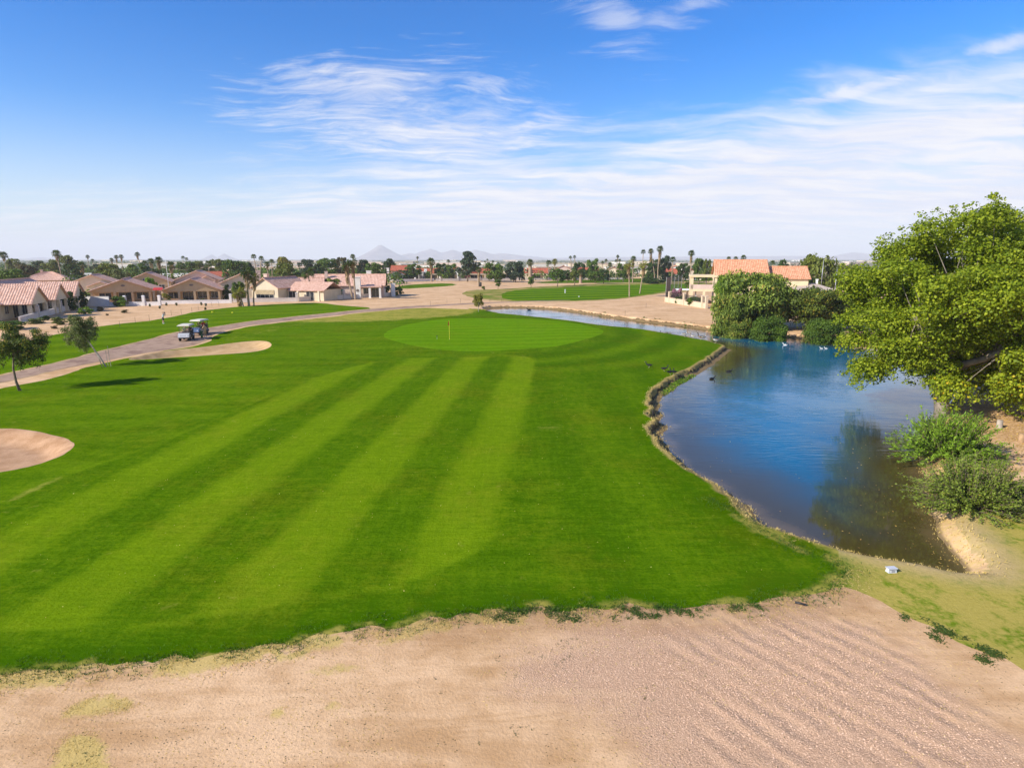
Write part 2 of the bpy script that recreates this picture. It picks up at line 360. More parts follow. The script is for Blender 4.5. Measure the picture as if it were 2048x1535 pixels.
# ------------------------------------------------------------------ terrain: one triangulation, split along the region edges
def terrain():
    c = 0.0085; pts = []
    r = 7.0; k = 0
    while r < 420:
        n_ = int(2.1 / c); a = (np.arange(n_) + (k % 2) * .5) / n_ * 2.1 - 1.05
        rr = r * (1 + RNG.uniform(-.3, .3, n_) * c); aa = a + RNG.uniform(-.3, .3, n_) * c
        pts.append(np.stack([np.sin(aa) * rr, np.cos(aa) * rr], 1)); r *= 1 + c; k += 1
    for ra in np.geomspace(3, 420, 50):                        # beside and behind the camera: coarse
        a = np.arange(1.15, 2 * math.pi - 1.15, 0.09); pts.append(np.stack([np.sin(a) * ra, np.cos(a) * ra], 1))
    for ra in np.geomspace(450, 16000, 26):
        a = np.arange(0, 2 * math.pi, 0.06); pts.append(np.stack([np.sin(a) * ra, np.cos(a) * ra], 1))
    d_ = np.roll(POND, -1, 0) - np.roll(POND, 1, 0); nr = np.stack([-d_[:, 1], d_[:, 0]], 1); nr /= np.linalg.norm(nr, axis=1, keepdims=True) + 1e-9
    if (sdist(POND + nr * .05, POND) > 0).mean() > .5: nr = -nr
    for off in (-.5, .28, .48, .58, .68, .8, 1.0, 1.4): pts.append(POND + nr * off)
    pts.append(np.array([[-17000, -17000], [17000, -17000], [17000, 17000], [-17000, 17000]], float))
    base = np.concatenate(pts); loops = [POND] + list(REG.values())
    V = list(base); E = []
    for L in loops:
        b = len(V); V += list(L); n_ = len(L); E += [(b + i, b + (i + 1) % n_) for i in range(n_)]
    vs, es, fs, *_ = delaunay_2d_cdt([Vector(v) for v in V], E, [], 0, 1e-4, False)
    V = np.array([(v.x, v.y) for v in vs]); F = np.array([f for f in fs if len(f) == 3], np.int32)
    a, b, c_ = V[F[:, 0]], V[F[:, 1]], V[F[:, 2]]
    ar = (b[:, 0] - a[:, 0]) * (c_[:, 1] - a[:, 1]) - (b[:, 1] - a[:, 1]) * (c_[:, 0] - a[:, 0])
    F[ar < 0] = F[ar < 0][:, [0, 2, 1]]; F = F[np.abs(ar) > 1e-9]
    return V, F
TV, TF = terrain()
NEAR = np.hypot(TV[:, 0], TV[:, 1]) < 440
def att(P, far=-500.0):
    out = np.full(len(TV), far); out[NEAR] = sdist(TV[NEAR], P); return out
D_POND = -att(POND[::2]); D_TURF = att(REG['turf'][::2]); D_FAIR = att(FAIR); D_GREEN = att(REG['green'][::2]); D_PATH = att(REG['path'][::2]); D_BANK = att(REG['bank'][::2])
TZ = np.zeros(len(TV)); TZ[NEAR] = hgt(TV[NEAR, 0], TV[NEAR, 1], D_POND[NEAR])
CEN = TV[TF].mean(1); rcl = np.full(len(TF), 'ground', dtype=object); cn = np.hypot(CEN[:, 0], CEN[:, 1]) < 430
def claim(key, name=None):
    idx = np.where(cn)[0]; m_ = contains(CEN[idx], REG[key]); rcl[idx[m_]] = name or key
for k_ in ('dry', 'far', 'strip', 'back', 'bank', 'lawn', 'path', 'turf', 'green', 'bunker1', 'bunker2'): claim(k_)
shore = D_POND[TF[cn]].mean(1); ii = np.where(cn)[0]
td = D_TURF[TF[cn]].mean(1); grow = (shore > .6) & (shore < 3.5) & (td > -1.9) & (rcl[ii] == 'ground') & (D_BANK[TF[cn]].mean(1) < td); rcl[ii[grow]] = 'turf'
bd = D_BANK[TF[cn]].mean(1); grow = (shore > .25) & (shore < 3) & (bd > -1.8) & (rcl[ii] == 'ground') & (CEN[ii, 1] < 26); rcl[ii[grow]] = 'bank'
rcl[ii[shore < 0.55]] = 'ground'
def soft(pix, w_=1.0, z=0.0):
    return sstep(att(smooth_closed(poly(pix, z), 2)), -w_, w_)
def fuzz(f, s, seed): return sstep(f * 1.0 + (vnoise(TV[:, 0] * s, TV[:, 1] * s, seed) - .5) * 1.0 + (vnoise(TV[:, 0] * s * 3, TV[:, 1] * s * 3, seed + 1) - .5) * .6, .35, .75)
# yellowed turf: beyond the green, beside the bunkers and the path
dry_t = np.maximum.reduce([soft([(560, 646), (640, 628), (760, 618), (960, 612), (965, 622), (900, 634), (760, 640), (640, 646)], 2.5),
                           .7 * soft([(0, 1005), (60, 975), (125, 950), (130, 957), (60, 985), (0, 1012)], .3), .6 * soft([(430, 680), (540, 660), (640, 640), (620, 650), (500, 672)], 2),
                           .5 * soft([(1060, 850), (1150, 845), (1180, 860), (1100, 868)], .7), .55 * soft([(1560, 1030), (1600, 1050), (1640, 1085), (1600, 1075)], .4)])
dry_t = np.maximum(dry_t * .95, .75 * sstep(-D_POND, -1.25, -.75) * (D_POND > 0))
dry_t = np.maximum(dry_t, 1.0 * sstep(-D_TURF, -.6, -.05) * (TV[:, 1] < 22) * sstep(vnoise(TV[:, 0] * 1.1, TV[:, 1] * 1.1, 44) + .5 * vnoise(TV[:, 0] * 3.7, TV[:, 1] * 3.7, 45), .45, .95))
pinkg = soft([(1000, 1330), (1120, 1270), (1240, 1240), (1420, 1235), (1560, 1215), (1700, 1235), (1800, 1290), (1900, 1380), (2048, 1480), (2300, 1700), (1300, 1800), (1280, 1530), (1230, 1420), (1060, 1400)], 1.6)
straw = np.maximum.reduce([.95 * soft([(110, 1440), (150, 1400), (220, 1385), (275, 1400), (260, 1420), (180, 1430)], .25), soft([(100, 1535), (115, 1490), (150, 1465), (210, 1470), (225, 1535), (200, 1600), (90, 1600)], .25),
                           .8 * soft([(530, 1435), (550, 1412), (575, 1405), (570, 1440)], .15), .7 * soft([(640, 1420), (660, 1395), (690, 1405), (680, 1425)], .15),
                           1.0 * sstep(D_TURF, -1.0, -.25) * (TV[:, 1] < 16.5) * (TV[:, 0] < 1.0) * (.5 + .5 * (vnoise(TV[:, 0] * 1.5, TV[:, 1] * 1.5, 40) > .35)),
                           .7 * soft([(600, 1340), (690, 1320), (740, 1335), (680, 1350), (610, 1352)], .2), .35 * sstep(D_BANK, -.6, 0), .55 * sstep(-D_POND, -2.2, -.6) * sstep(TV[:, 1], 60, 30)])
litter = soft([(1870, 815), (1960, 800), (2060, 790), (2400, 800), (2500, 960), (2050, 905), (1990, 880), (1920, 900), (1880, 1000), (1850, 985), (1845, 900)], .8)
ATT = dict(d_pond=D_POND, d_fair=D_FAIR, d_green=D_GREEN, d_turf=D_TURF, d_path=D_PATH, dryness=dry_t, pink=pinkg, straw=straw, litter=litter)
def piece(name, sel, mats, attrs, kind='structure', zoff=0.0, flat=None):
    F = TF[sel]; u, inv = np.unique(F, return_inverse=True); F = inv.reshape(-1, 3)
    z = TZ[u] + zoff if flat is None else np.full(len(u), flat)
    me = mesh_np(name, np.column_stack([TV[u], z]), F, mats, smooth=True, attrs={k: ('POINT', ATT[k][u]) for k in attrs})
    o = link(name, me); o['kind'] = kind; return o

# --- turf
def stripes(nt, x, y, ang=85.0, period=5.0, off=-1.1, blur=0.34):
    k = 1 / math.tan(math.radians(ang))
    u = nt.math('SUBTRACT', x, nt.math('MULTIPLY', nt.math('SUBTRACT', y, 30.0), k))
    u = nt.math('ADD', u, -off)
    return u
def turf_mat(name, kind):
    m, nt = new_mat(name); p = nt.pos(); x, y, z = nt.xyz(p)[:3]
    fine = nt.noise(p, 10, 5, .72); mid = nt.noise(p, 2.2, 5, .66); big = nt.noise(p, .35, 4, .55)
    st = nt.n('ShaderNodeMapping'); st.inputs['Rotation'].default_value = (0, 0, math.radians(-5)); st.inputs['Scale'].default_value = (2.6, .30, 1); nt.put(st.inputs['Vector'], p)
    comb_ = nt.noise(st.outputs[0], 1.6, 4, .6)
    dark, light, dry = (.043, .110, .001), (.165, .256, .005), (.40, .315, .06)
    wob = nt.math('MULTIPLY', nt.math('SUBTRACT', nt.noise(p, .5, 3), .5), .8)
    if kind == 'turf':
        u = stripes(nt, x, y); u = nt.math('ADD', u, wob)
        s = nt.math('SINE', nt.math('ADD', nt.math('MULTIPLY', u, 2 * math.pi / 5.0), math.pi / 2))
        s = nt.step(s, -.6, .65, .22, .66)
        df = nt.math('ADD', nt.attr('d_fair'), nt.math('MULTIPLY', wob, .35))
        fair = nt.step(df, -.12, .2)
        dg = nt.attr('d_green')
        # outside the mown fairway: rough cut in wide soft bands that follow the green and the shore
        band = nt.math('SINE', nt.math('ADD', nt.math('MULTIPLY', nt.math('ADD', dg, nt.math('MULTIPLY', wob, 2.0)), 2 * math.pi / 5.6), 2.2))
        v = nt.math('SINE', nt.math('MULTIPLY', nt.math('ADD', nt.math('ADD', x, nt.math('MULTIPLY', y, .03)), nt.math('MULTIPLY', wob, 2.5)), 2 * math.pi / 4.6))
        right = nt.step(x, 0, 3)
        rb = nt.math('MULTIPLY', nt.math('MULTIPLY', nt.step(dg, -17, -9), nt.step(dg, -1.0, -2.2)), right)
        rough_ = nt.math('ADD', nt.math('MULTIPLY', nt.math('MULTIPLY', v, nt.math('SUBTRACT', right, rb)), .10), nt.math('MULTIPLY', nt.math('MULTIPLY', band, rb), .17))
        diag = nt.n('ShaderNodeMapping'); diag.inputs['Rotation'].default_value = (0, 0, math.radians(58)); diag.inputs['Scale'].default_value = (.12, .9, 1); nt.put(diag.inputs['Vector'], p)
        lft = nt.math('MULTIPLY', nt.math('SUBTRACT', nt.noise(diag.outputs[0], .9, 4), .5), nt.math('MULTIPLY', nt.math('SUBTRACT', 1.0, right), .8))
        rough_ = nt.math('ADD', nt.math('ADD', rough_, lft), nt.step(x, -22, -8, .34, .20))
        tone = nt.math('ADD', nt.math('MULTIPLY', s, fair), nt.math('MULTIPLY', rough_, nt.math('SUBTRACT', 1.0, fair)))
        edge_ = nt.math('MULTIPLY', nt.step(nt.math('ABSOLUTE', nt.math('ADD', df, .05)), .35, .0), .12)
        tone = nt.math('ADD', tone, edge_)
        # the uncut strip along the dirt
        tone = nt.math('SUBTRACT', tone, nt.math('MULTIPLY', nt.step(nt.attr('d_turf'), 1.6, .2), nt.math('MULTIPLY', nt.step(y, 26, 18), .22)))
    elif kind == 'green':
        s = nt.math('SINE', nt.math('MULTIPLY', nt.math('ADD', nt.math('SUBTRACT', y, nt.math('MULTIPLY', x, .16)), wob), 2 * math.pi / 3.2))
        tone = nt.math('ADD', .62, nt.math('MULTIPLY', s, .13)); light = (.135, .262, .004); dark = (.055, .150, .001)
    elif kind == 'far':
        s = nt.math('SINE', nt.math('MULTIPLY', nt.math('ADD', nt.math('SUBTRACT', y, nt.math('MULTIPLY', x, .35)), nt.math('MULTIPLY', wob, 2.0)), 2 * math.pi / 9.5))
        tone = nt.math('ADD', .36, nt.math('MULTIPLY', s, .36)); dark = (.036, .115, .004)
    elif kind == 'lawn':
        s = nt.math('SINE', nt.math('MULTIPLY', nt.math('ADD', nt.math('SUBTRACT', y, nt.math('MULTIPLY', x, .5)), wob), 2 * math.pi / 7))
        tone = nt.math('ADD', .40, nt.math('MULTIPLY', s, .13))
    elif kind == 'back': tone = nt.math('ADD', .2, nt.math('MULTIPLY', big, .3)); dark = (.03, .09, .005)
    else: tone = nt.math('ADD', .25, nt.math('MULTIPLY', big, .5))
    tone = nt.math('ADD', tone, nt.math('MULTIPLY', nt.math('SUBTRACT', mid, .5), .7))
    tone = nt.math('ADD', tone, nt.math('MULTIPLY', nt.math('SUBTRACT', comb_, .5), .40))
    tone = nt.math('ADD', tone, nt.math('MULTIPLY', nt.math('SUBTRACT', big, .5), .40))
    tone = nt.math('ADD', tone, nt.math('MULTIPLY', nt.math('SUBTRACT', fine, .5), 1.3), clamp=True)
    rp = nt.n('ShaderNodeMapping'); rp.inputs['Rotation'].default_value = (0, 0, math.radians(6)); rp.inputs['Scale'].default_value = (.45, 3.6, 1); nt.put(rp.inputs['Vector'], p)
    tone = nt.math('ADD', tone, nt.math('MULTIPLY', nt.math('SUBTRACT', nt.noise(rp.outputs[0], 1.5, 4, .65), .5), .75 if kind in ('turf', 'green') else .3), clamp=True)
    c = nt.mix(tone, dark, light)
    worn = nt.step(nt.math('ADD', nt.math('MULTIPLY', nt.noise(p, .16, 5, .65), .7), nt.math('MULTIPLY', mid, .3)), .46, .64)
    c = nt.mix(nt.math('MULTIPLY', worn, .5 if kind == 'turf' else .25), c, nt.mix(tone, (.075, .098, .002), (.215, .255, .012)))
    spots = nt.step(nt.noise(p, 1.3, 6, .75), .60, .70)
    if kind in ('turf', 'lawn', 'far'):
        dr = nt.math('ADD', nt.math('MULTIPLY', nt.attr('dryness'), .8), nt.math('ADD', nt.math('MULTIPLY', nt.math('SUBTRACT', mid, .5), .8), nt.math('MULTIPLY', nt.math('SUBTRACT', nt.noise(p, .45, 5, .7), .5), 1.5)))
        dr = nt.math('MULTIPLY', nt.step(dr, .2, .95), nt.step(nt.attr('dryness'), .02, .3)); dry = nt.mix(fine, (.24, .24, .03), (.50, .38, .10))
        c = nt.mix(nt.math('MAXIMUM', nt.math('MULTIPLY', dr, .82), nt.math('MULTIPLY', spots, .22)), c, dry)
        str_ = nt.step(nt.math('ADD', nt.attr('d_pond'), nt.math('MULTIPLY', nt.math('SUBTRACT', mid, .5), .5)), 1.05, .8)
        c = nt.mix(nt.math('MULTIPLY', str_, nt.step(mid, .3, .6, .55, 1)), c, (.42, .30, .11)) if kind == 'turf' else c
    if kind == 'bank':
        patch = nt.step(nt.math('ADD', nt.math('MULTIPLY', nt.noise(p, .9, 5, .65), .6), nt.math('MULTIPLY', nt.noise(p, 4.5, 4, .7), .4)), .35, .53)
        c = nt.mix(nt.math('MULTIPLY', patch, .9), nt.mix(tone, (.07, .14, .006), (.19, .25, .015)), nt.mix(fine, (.30, .235, .04), (.52, .405, .11)))
        c = nt.mix(nt.math('MULTIPLY', nt.step(nt.attr('d_pond'), 2.2, .7), nt.step(mid, .25, .55, .5, 1.)), c, nt.mix(nt.noise(p, 9, 4, .7), (.34, .24, .09), (.58, .43, .21)))
        c = nt.mix(nt.math('MULTIPLY', nt.step(nt.attr('d_turf'), -.1, -1.2, 1, 0), .5), c, (.09, .17, .012))
    if kind == 'dry':
        patch = nt.step(nt.noise(p, .22, 5, .6), .36, .6)
        c = nt.mix(patch, nt.mix(tone, (.09, .15, .015), (.14, .2, .02)), nt.mix(fine, (.3, .24, .07), (.36, .27, .1)))
    hgt_ = nt.math('ADD', fine, nt.math('MULTIPLY', mid, .8))
    finish(nt, c, 1.0, .0, nt.bump(hgt_, .55, .05)); return m
# --- sand, dirt, gravel, path
def dirt_mat():
    m, nt = new_mat('desert_dirt'); p = nt.pos(); x, y, z = nt.xyz(p)[:3]
    big = nt.noise(p, .22, 5, .6); mid = nt.noise(p, 1.4, 6, .65); fine = nt.noise(p, 14, 4, .7); grit = nt.vor(p, 42)
    st = nt.n('ShaderNodeMapping'); st.inputs['Rotation'].default_value = (0, 0, math.radians(-14)); st.inputs['Scale'].default_value = (.22, 1.3, 1); nt.put(st.inputs['Vector'], p)
    sweep = nt.noise(st.outputs[0], 1.1, 6, .65, .6)
    v = nt.math('ADD', nt.math('ADD', nt.math('MULTIPLY', big, .35), nt.math('MULTIPLY', sweep, .4)), nt.math('MULTIPLY', mid, .25))
    c = nt.mix(nt.step(v, .38, .60), (.49, .29, .135), (.72, .475, .265))
    c = nt.mix(nt.math('MULTIPLY', nt.step(fine, .45, .75), .45), c, (.36, .225, .11))
    pk = nt.step(nt.math('ADD', nt.attr('pink'), nt.math('MULTIPLY', nt.math('SUBTRACT', nt.noise(p, .8, 5, .65), .5), 1.4)), .1, .95)
    cell = nt.n('ShaderNodeTexVoronoi'); nt.put(cell.inputs['Vector'], p); cell.inputs['Scale'].default_value = 30
    gr = nt.mix(nt.xyz(cell.outputs['Color'])[0], (.54, .335, .21), (.70, .47, .315))
    gr = nt.mix(nt.step(cell.outputs['Distance'], .28, .55), gr, (.46, .29, .18))
    c = nt.mix(nt.math('MULTIPLY', pk, .85), c, gr)
    sw = nt.step(nt.math('ADD', nt.attr('straw'), nt.math('MULTIPLY', nt.math('SUBTRACT', nt.noise(p, 5, 5, .75), .5), 1.5)), .35, .85)
    sw = nt.math('MULTIPLY', sw, nt.step(nt.attr('straw'), .03, .3))
    c = nt.mix(nt.math('MULTIPLY', sw, .85), c, nt.mix(fine, (.40, .28, .075), (.66, .50, .17)))
    lt = nt.math('MULTIPLY', nt.attr('litter'), nt.step(nt.noise(p, 6, 4, .7), .38, .6))
    c = nt.mix(nt.math('MULTIPLY', lt, .75), c, nt.mix(fine, (.22, .12, .045), (.48, .29, .09)))
    dk = nt.step(nt.noise(p, 2.3, 7, .75), .62, .74)
    c = nt.mix(nt.math('MULTIPLY', dk, .5), c, (.20, .125, .065))
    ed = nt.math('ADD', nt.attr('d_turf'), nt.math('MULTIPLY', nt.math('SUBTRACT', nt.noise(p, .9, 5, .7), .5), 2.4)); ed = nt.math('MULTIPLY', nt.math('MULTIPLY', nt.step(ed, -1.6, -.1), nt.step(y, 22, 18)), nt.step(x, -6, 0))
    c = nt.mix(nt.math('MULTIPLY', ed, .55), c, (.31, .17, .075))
    # muddy shelf by the water; the undercut's shade is painted as darker soil
    dp = nt.attr('d_pond'); mud_shade = nt.step(nt.math('ADD', dp, nt.math('MULTIPLY', nt.math('SUBTRACT', mid, .5), .25)), .72, .5)
    mud_shade = nt.math('MULTIPLY', mud_shade, nt.math('MAXIMUM', nt.step(y, 24, 31, .0, 1), nt.step(dp, .22, .05)))
    c = nt.mix(mud_shade, c, nt.mix(nt.step(dp, .38, .56), nt.mix(fine, (.16, .105, .045), (.30, .21, .10)), nt.mix(nt.step(fine, .4, .6), (.03, .02, .010), (.14, .09, .04))))
    far_ = nt.step(nt.vmath('LENGTH', p), 260, 700)
    fc = nt.mix(nt.step(nt.noise(p, .012, 6, .7), .42, .56), (.30, .24, .17), (.10, .13, .05))
    c = nt.mix(far_, c, fc)
    u = nt.math('ADD', nt.math('MULTIPLY', x, .80), nt.math('MULTIPLY', y, .60))
    rake = nt.math('SINE', nt.math('MULTIPLY', nt.math('ADD', u, nt.math('MULTIPLY', nt.noise(p, 1.2, 3), .5)), 2 * math.pi / .55))
    rk = nt.math('MULTIPLY', nt.math('MULTIPLY', rake, nt.step(nt.math('ADD', x, nt.math('MULTIPLY', nt.noise(p, .5, 2), 2.0)), 4.2, 5.6)), nt.math('MULTIPLY', pk, nt.step(nt.noise(p, .7, 3), .35, .65, .15, 1.1)))
    hh = nt.math('ADD', nt.math('ADD', nt.math('MULTIPLY', mid, 1.2), fine), nt.math('MULTIPLY', nt.math('SUBTRACT', .5, cell.outputs['Distance']), nt.math('MULTIPLY', pk, .8)))
    hh = nt.math('ADD', hh, rk)
    finish(nt, c, .95, .1, nt.bump(hh, .42, .05)); return m
def sand_mat(name, a, b, wet=False):
    m, nt = new_mat(name); p = nt.pos(); fine = nt.noise(p, 18, 3, .7); mid = nt.noise(p, 1.1, 5, .6)
    v = nt.math('ADD', nt.math('MULTIPLY', mid, .65), nt.math('MULTIPLY', fine, .35))
    c = nt.mix(nt.step(v, .35, .65), a, b)
    if wet:
        pd = nt.step(nt.noise(p, .42, 4, .6), .52, .60)
        c = nt.mix(nt.math('MULTIPLY', pd, .6), c, (.20, .115, .085))
        edge_ = nt.step(nt.attr('d_path'), .55, .0); c = nt.mix(nt.math('MULTIPLY', edge_, nt.step(mid, .35, .6)), c, (.40, .27, .11))
    h_ = nt.math('ADD', fine, nt.math('MULTIPLY', mid, 2))
    finish(nt, c, .93, .12, nt.bump(h_, .5, .06)); return m
def water_mat():
    m, nt = new_mat('pond_water'); p = nt.pos()
    mp = nt.n('ShaderNodeMapping'); mp.inputs['Rotation'].default_value = (0, 0, math.radians(8)); mp.inputs['Scale'].default_value = (.32, 1.7, 1); nt.put(mp.inputs['Vector'], p)
    r1 = nt.noise(mp.outputs[0], 2.0, 3, .55, .3); r2 = nt.noise(mp.outputs[0], 6.5, 2, .5); r3 = nt.noise(p, .16, 3)
    calm = nt.step(r3, .36, .62, .25, 1.0)
    lee = nt.step(nt.xyz(p)[1], 23, 33, .10, 1.0)                  # calm in the sheltered near corner
    hh = nt.math('MULTIPLY', nt.math('ADD', nt.math('MULTIPLY', r1, .7), nt.math('MULTIPLY', r2, .22)), nt.math('MULTIPLY', calm, lee))
    dp = nt.math('ADD', nt.attr('d_pond'), nt.math('MULTIPLY', nt.math('SUBTRACT', nt.noise(p, .35, 4), .5), 2.5))
    deep_sky = nt.step(dp, -0.8, -6.5)
    near_ = nt.step(nt.xyz(p)[1], 19, 31)
    c = nt.mix(deep_sky, (.062, .048, .014), nt.mix(near_, (.008, .062, .105), (.0, .105, .195)))  # brown shallows to deep water; the blue paints reflected sky into the base colour
    c = nt.mix(nt.step(dp, -.0, -.8), (.12, .085, .035), c)
    finish(nt, c, .04, .5, nt.bump(hh, .55, .05), ior=1.45); return m
M_TURF = turf_mat('fairway_turf', 'turf'); M_DIRT = dirt_mat()
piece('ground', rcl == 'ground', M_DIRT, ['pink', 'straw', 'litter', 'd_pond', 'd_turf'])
piece('fairway', rcl == 'turf', M_TURF, ['d_fair', 'd_green', 'd_turf', 'd_pond', 'dryness'])
piece('putting_green', rcl == 'green', turf_mat('green_turf', 'green'), ['d_green'])
piece('side_lawn', rcl == 'lawn', turf_mat('lawn_turf', 'lawn'), ['dryness', 'd_pond'])
piece('far_fairway', rcl == 'far', turf_mat('far_turf', 'far'), ['dryness', 'd_pond'])
piece('dry_lawn', rcl == 'dry', turf_mat('dry_turf', 'dry'), ['dryness'])
M_BACK = turf_mat('back_turf', 'back')
piece('far_lawn', rcl == 'back', M_BACK, ['dryness']); piece('lawn_strip', rcl == 'strip', M_BACK, ['dryness'])
piece('bank_lawn', rcl == 'bank', turf_mat('bank_turf', 'bank'), ['d_pond', 'd_turf'])
piece('cart_path', rcl == 'path', sand_mat('path_surface', (.30, .195, .13), (.43, .295, .205), True), ['d_path'])
M_SAND = sand_mat('bunker_sand', (.46, .29, .125), (.60, .40, .20)); M_SAND2 = sand_mat('bunker_sand_brown', (.37, .205, .10), (.54, .335, .19))
piece('sand_bunker', rcl == 'bunker1', M_SAND, []); piece('sand_bunker', rcl == 'bunker2', M_SAND2, [])
wsel = np.zeros(len(TF), bool); wsel[ii] = shore < 0.9
wsel &= (D_POND[TF].max(1) < 1.6)
piece('pond', wsel, water_mat(), ['d_pond'], flat=WL)

# --- mountains far off
def hills():
    nx, ny = 420, 46; xs = np.linspace(-9000, 9000, nx); ys = np.linspace(8600, 11500, ny); X, Y = np.meshgrid(xs, ys)
    Z = np.full_like(X, -6.0)
    def peak(px, py, wl, wr, yc, dep, p=1.0, rough_=.2, s=0):
        x0 = (px - CX) / FPX * yc * math.cos(PITCH); h_ = Zat(py, yc)
        wx = np.where(X < x0, wl, wr) / FPX * yc
        r_ = np.sqrt(((X - x0) / wx) ** 2 + ((Y - yc) / dep) ** 2)
        n_ = vnoise(X / 90, Y / 140, s) * .6 + vnoise(X / 40, Y / 60, s + 1) * .4
        return h_ * np.clip(1 - r_, 0, 1) ** p * (1 - rough_ * (1 - n_) * np.clip(r_ * 3, 0, 1)) - 3
    for a in [(761, 487, 52, 62, 9600, 700, 1.12, .22, 2), (748, 496, 40, 40, 9500, 600, 1.2, .3, 5), (862, 496, 70, 60, 10200, 600, .8, .35, 3), (905, 498, 60, 70, 10300, 600, .7, .3, 7), (950, 498, 60, 70, 10300, 600, .7, .3, 8), (1000, 505, 70, 120, 10300, 600, .8, .3, 9),
              (820, 505, 60, 60, 10200, 500, .9, .3, 10), (423, 507, 14, 16, 10400, 300, 1.1, .2, 11), (449, 506, 18, 24, 10400, 300, 1.0, .2, 12), (85, 513, 60, 40, 10500, 300, .8, .4, 13), (112, 511, 12, 20, 10500, 260, .8, .3, 14), (20, 515, 60, 60, 10500, 300, .8, .4, 16),
              (1620, 511, 600, 160, 10800, 500, .35, .15, 15), (1700, 504, 60, 200, 10600, 500, .7, .2, 17)]: Z = np.maximum(Z, peak(*a))
    V = np.stack([X.ravel(), Y.ravel(), Z.ravel()], 1); I = np.arange(nx * ny).reshape(ny, nx)
    F = np.stack([I[:-1, :-1].ravel(), I[:-1, 1:].ravel(), I[1:, 1:].ravel(), I[1:, :-1].ravel()], 1)
    keep = V[F][:, :, 2].max(1) > -5.5
    m, nt = new_mat('bare_mountain_rock'); p = nt.pos(); n_ = nt.noise(p, .006, 6, .65)
    finish(nt, nt.mix(nt.step(n_, .35, .65), (.15, .115, .105), (.30, .25, .22)), .95, .1)
    o = link('hills', mesh_np('hills', V, F[keep], m, smooth=True)); o['kind'] = 'structure'
hills()
def haze():
    mb = MB().box(-11500, 11500, -60, 12500, -8, 270)
    m = bpy.data.materials.new('desert_haze'); m.use_nodes = True; nt = NT(m.node_tree)
    v = nt.n('ShaderNodeVolumePrincipled'); v.inputs['Color'].default_value = (.93, .95, 1.0, 1); v.inputs['Density'].default_value = HAZE; v.inputs['Anisotropy'].default_value = 0.0
    nt.t.links.new(v.outputs[0], nt.n('ShaderNodeOutputMaterial').inputs['Volume'])
    o = mb.build('haze', m); o['kind'] = 'stuff'; o['label'] = 'pale dusty air over the far town and hills'
HAZE = 1.4e-4
haze()

# ------------------------------------------------------------------ vegetation
def leaf_mat(name, dark, light, accent=None, acc_at=.86, trans=.28):
    m, nt = new_mat(name); t = nt.attr('tone')
    c = nt.mix(nt.step(t, 0, 1), dark, light)
    if accent: c = nt.mix(nt.step(t, acc_at, min(1, acc_at + .08)), c, accent)
    rnd = nt.n('ShaderNodeObjectInfo').outputs['Random']
    c = nt.mix(nt.math('MULTIPLY', rnd, .35), c, tuple(x * .6 for x in light))
    finish(nt, c, .6, .25, translucent=trans); return m
LM = dict(
    cotton=leaf_mat('cottonwood_leaf', (.12, .20, .008), (.44, .50, .022), (.74, .47, .02), .86, .42),
    dark=leaf_mat('dark_leaf', (.016, .042, .006), (.065, .12, .016)),
    mid=leaf_mat('green_leaf', (.035, .08, .006), (.13, .21, .018)),
    olive=leaf_mat('olive_leaf', (.07, .095, .012), (.20, .235, .03)),
    yellow=leaf_mat('yellow_leaf', (.12, .13, .012), (.32, .29, .035)),
    blue=leaf_mat('bluish_leaf', (.018, .036, .016), (.062, .10, .045)),
    pale=leaf_mat('pale_leaf', (.085, .115, .028), (.23, .27, .075)),
    brown=leaf_mat('brownish_leaf', (.06, .055, .018), (.15, .13, .04)),
    fresh=leaf_mat('fresh_leaf', (.07, .15, .008), (.25, .40, .025)),
    acacia=leaf_mat('acacia_leaf', (.07, .12, .012), (.25, .32, .04), (.42, .33, .06), .93),
    pepper=leaf_mat('pepper_leaf', (.035, .065, .008), (.17, .215, .02), (.42, .31, .03), .86),
    magenta=leaf_mat('magenta_flower', (.22, .008, .04), (.5, .03, .10)), pink=leaf_mat('pink_flower', (.10, .06, .05), (.55, .26, .33)),
    frond=leaf_mat('palm_frond', (.03, .058, .010), (.11, .165, .022)), frondy=leaf_mat('yellow_palm_frond', (.08, .115, .012), (.34, .33, .04)),
    thatch=leaf_mat('dead_frond', (.16, .10, .045), (.42, .29, .13), trans=.1), grass=leaf_mat('grass_blade', (.02, .065, .003), (.09, .19, .012)),
    weed=leaf_mat('weed_leaf', (.03, .06, .008), (.10, .15, .025)), straw=leaf_mat('straw_blade', (.50, .37, .09), (.78, .60, .22)), litter=leaf_mat('fallen_leaf', (.30, .17, .04), (.62, .42, .10), trans=.1))
BARK = plain('bark', (.16, .12, .085), .9, .35, 4, .4); PALE_BARK = plain('pale_bark', (.36, .31, .25), .9, .35, 3, .4); PALM_BARK = plain('palm_bark', (.33, .245, .165), .95, .3, 5, .5)
def quads(C, Nn, S, aspect=.6, tone=None, rng=RNG, along=None):
    """one small bent-free leaf per centre: C centres, Nn normals, S length"""
    n_ = len(C); Nn = Nn / (np.linalg.norm(Nn, axis=1, keepdims=True) + 1e-9)
    t = rng.normal(size=(n_, 3)) if along is None else along
    t = t - (t * Nn).sum(1, keepdims=True) * Nn; t /= np.linalg.norm(t, axis=1, keepdims=True) + 1e-9; b = np.cross(Nn, t)
    S = np.broadcast_to(S, n_)[:, None]
    V = np.stack([C - t * S * .5, C + b * S * aspect * .5, C + t * S * .5, C - b * S * aspect * .5], 1).reshape(-1, 3)
    F = np.arange(n_ * 4).reshape(-1, 4); tone = rng.random(n_) if tone is None else tone
    return V, F, np.repeat(tone, 4)
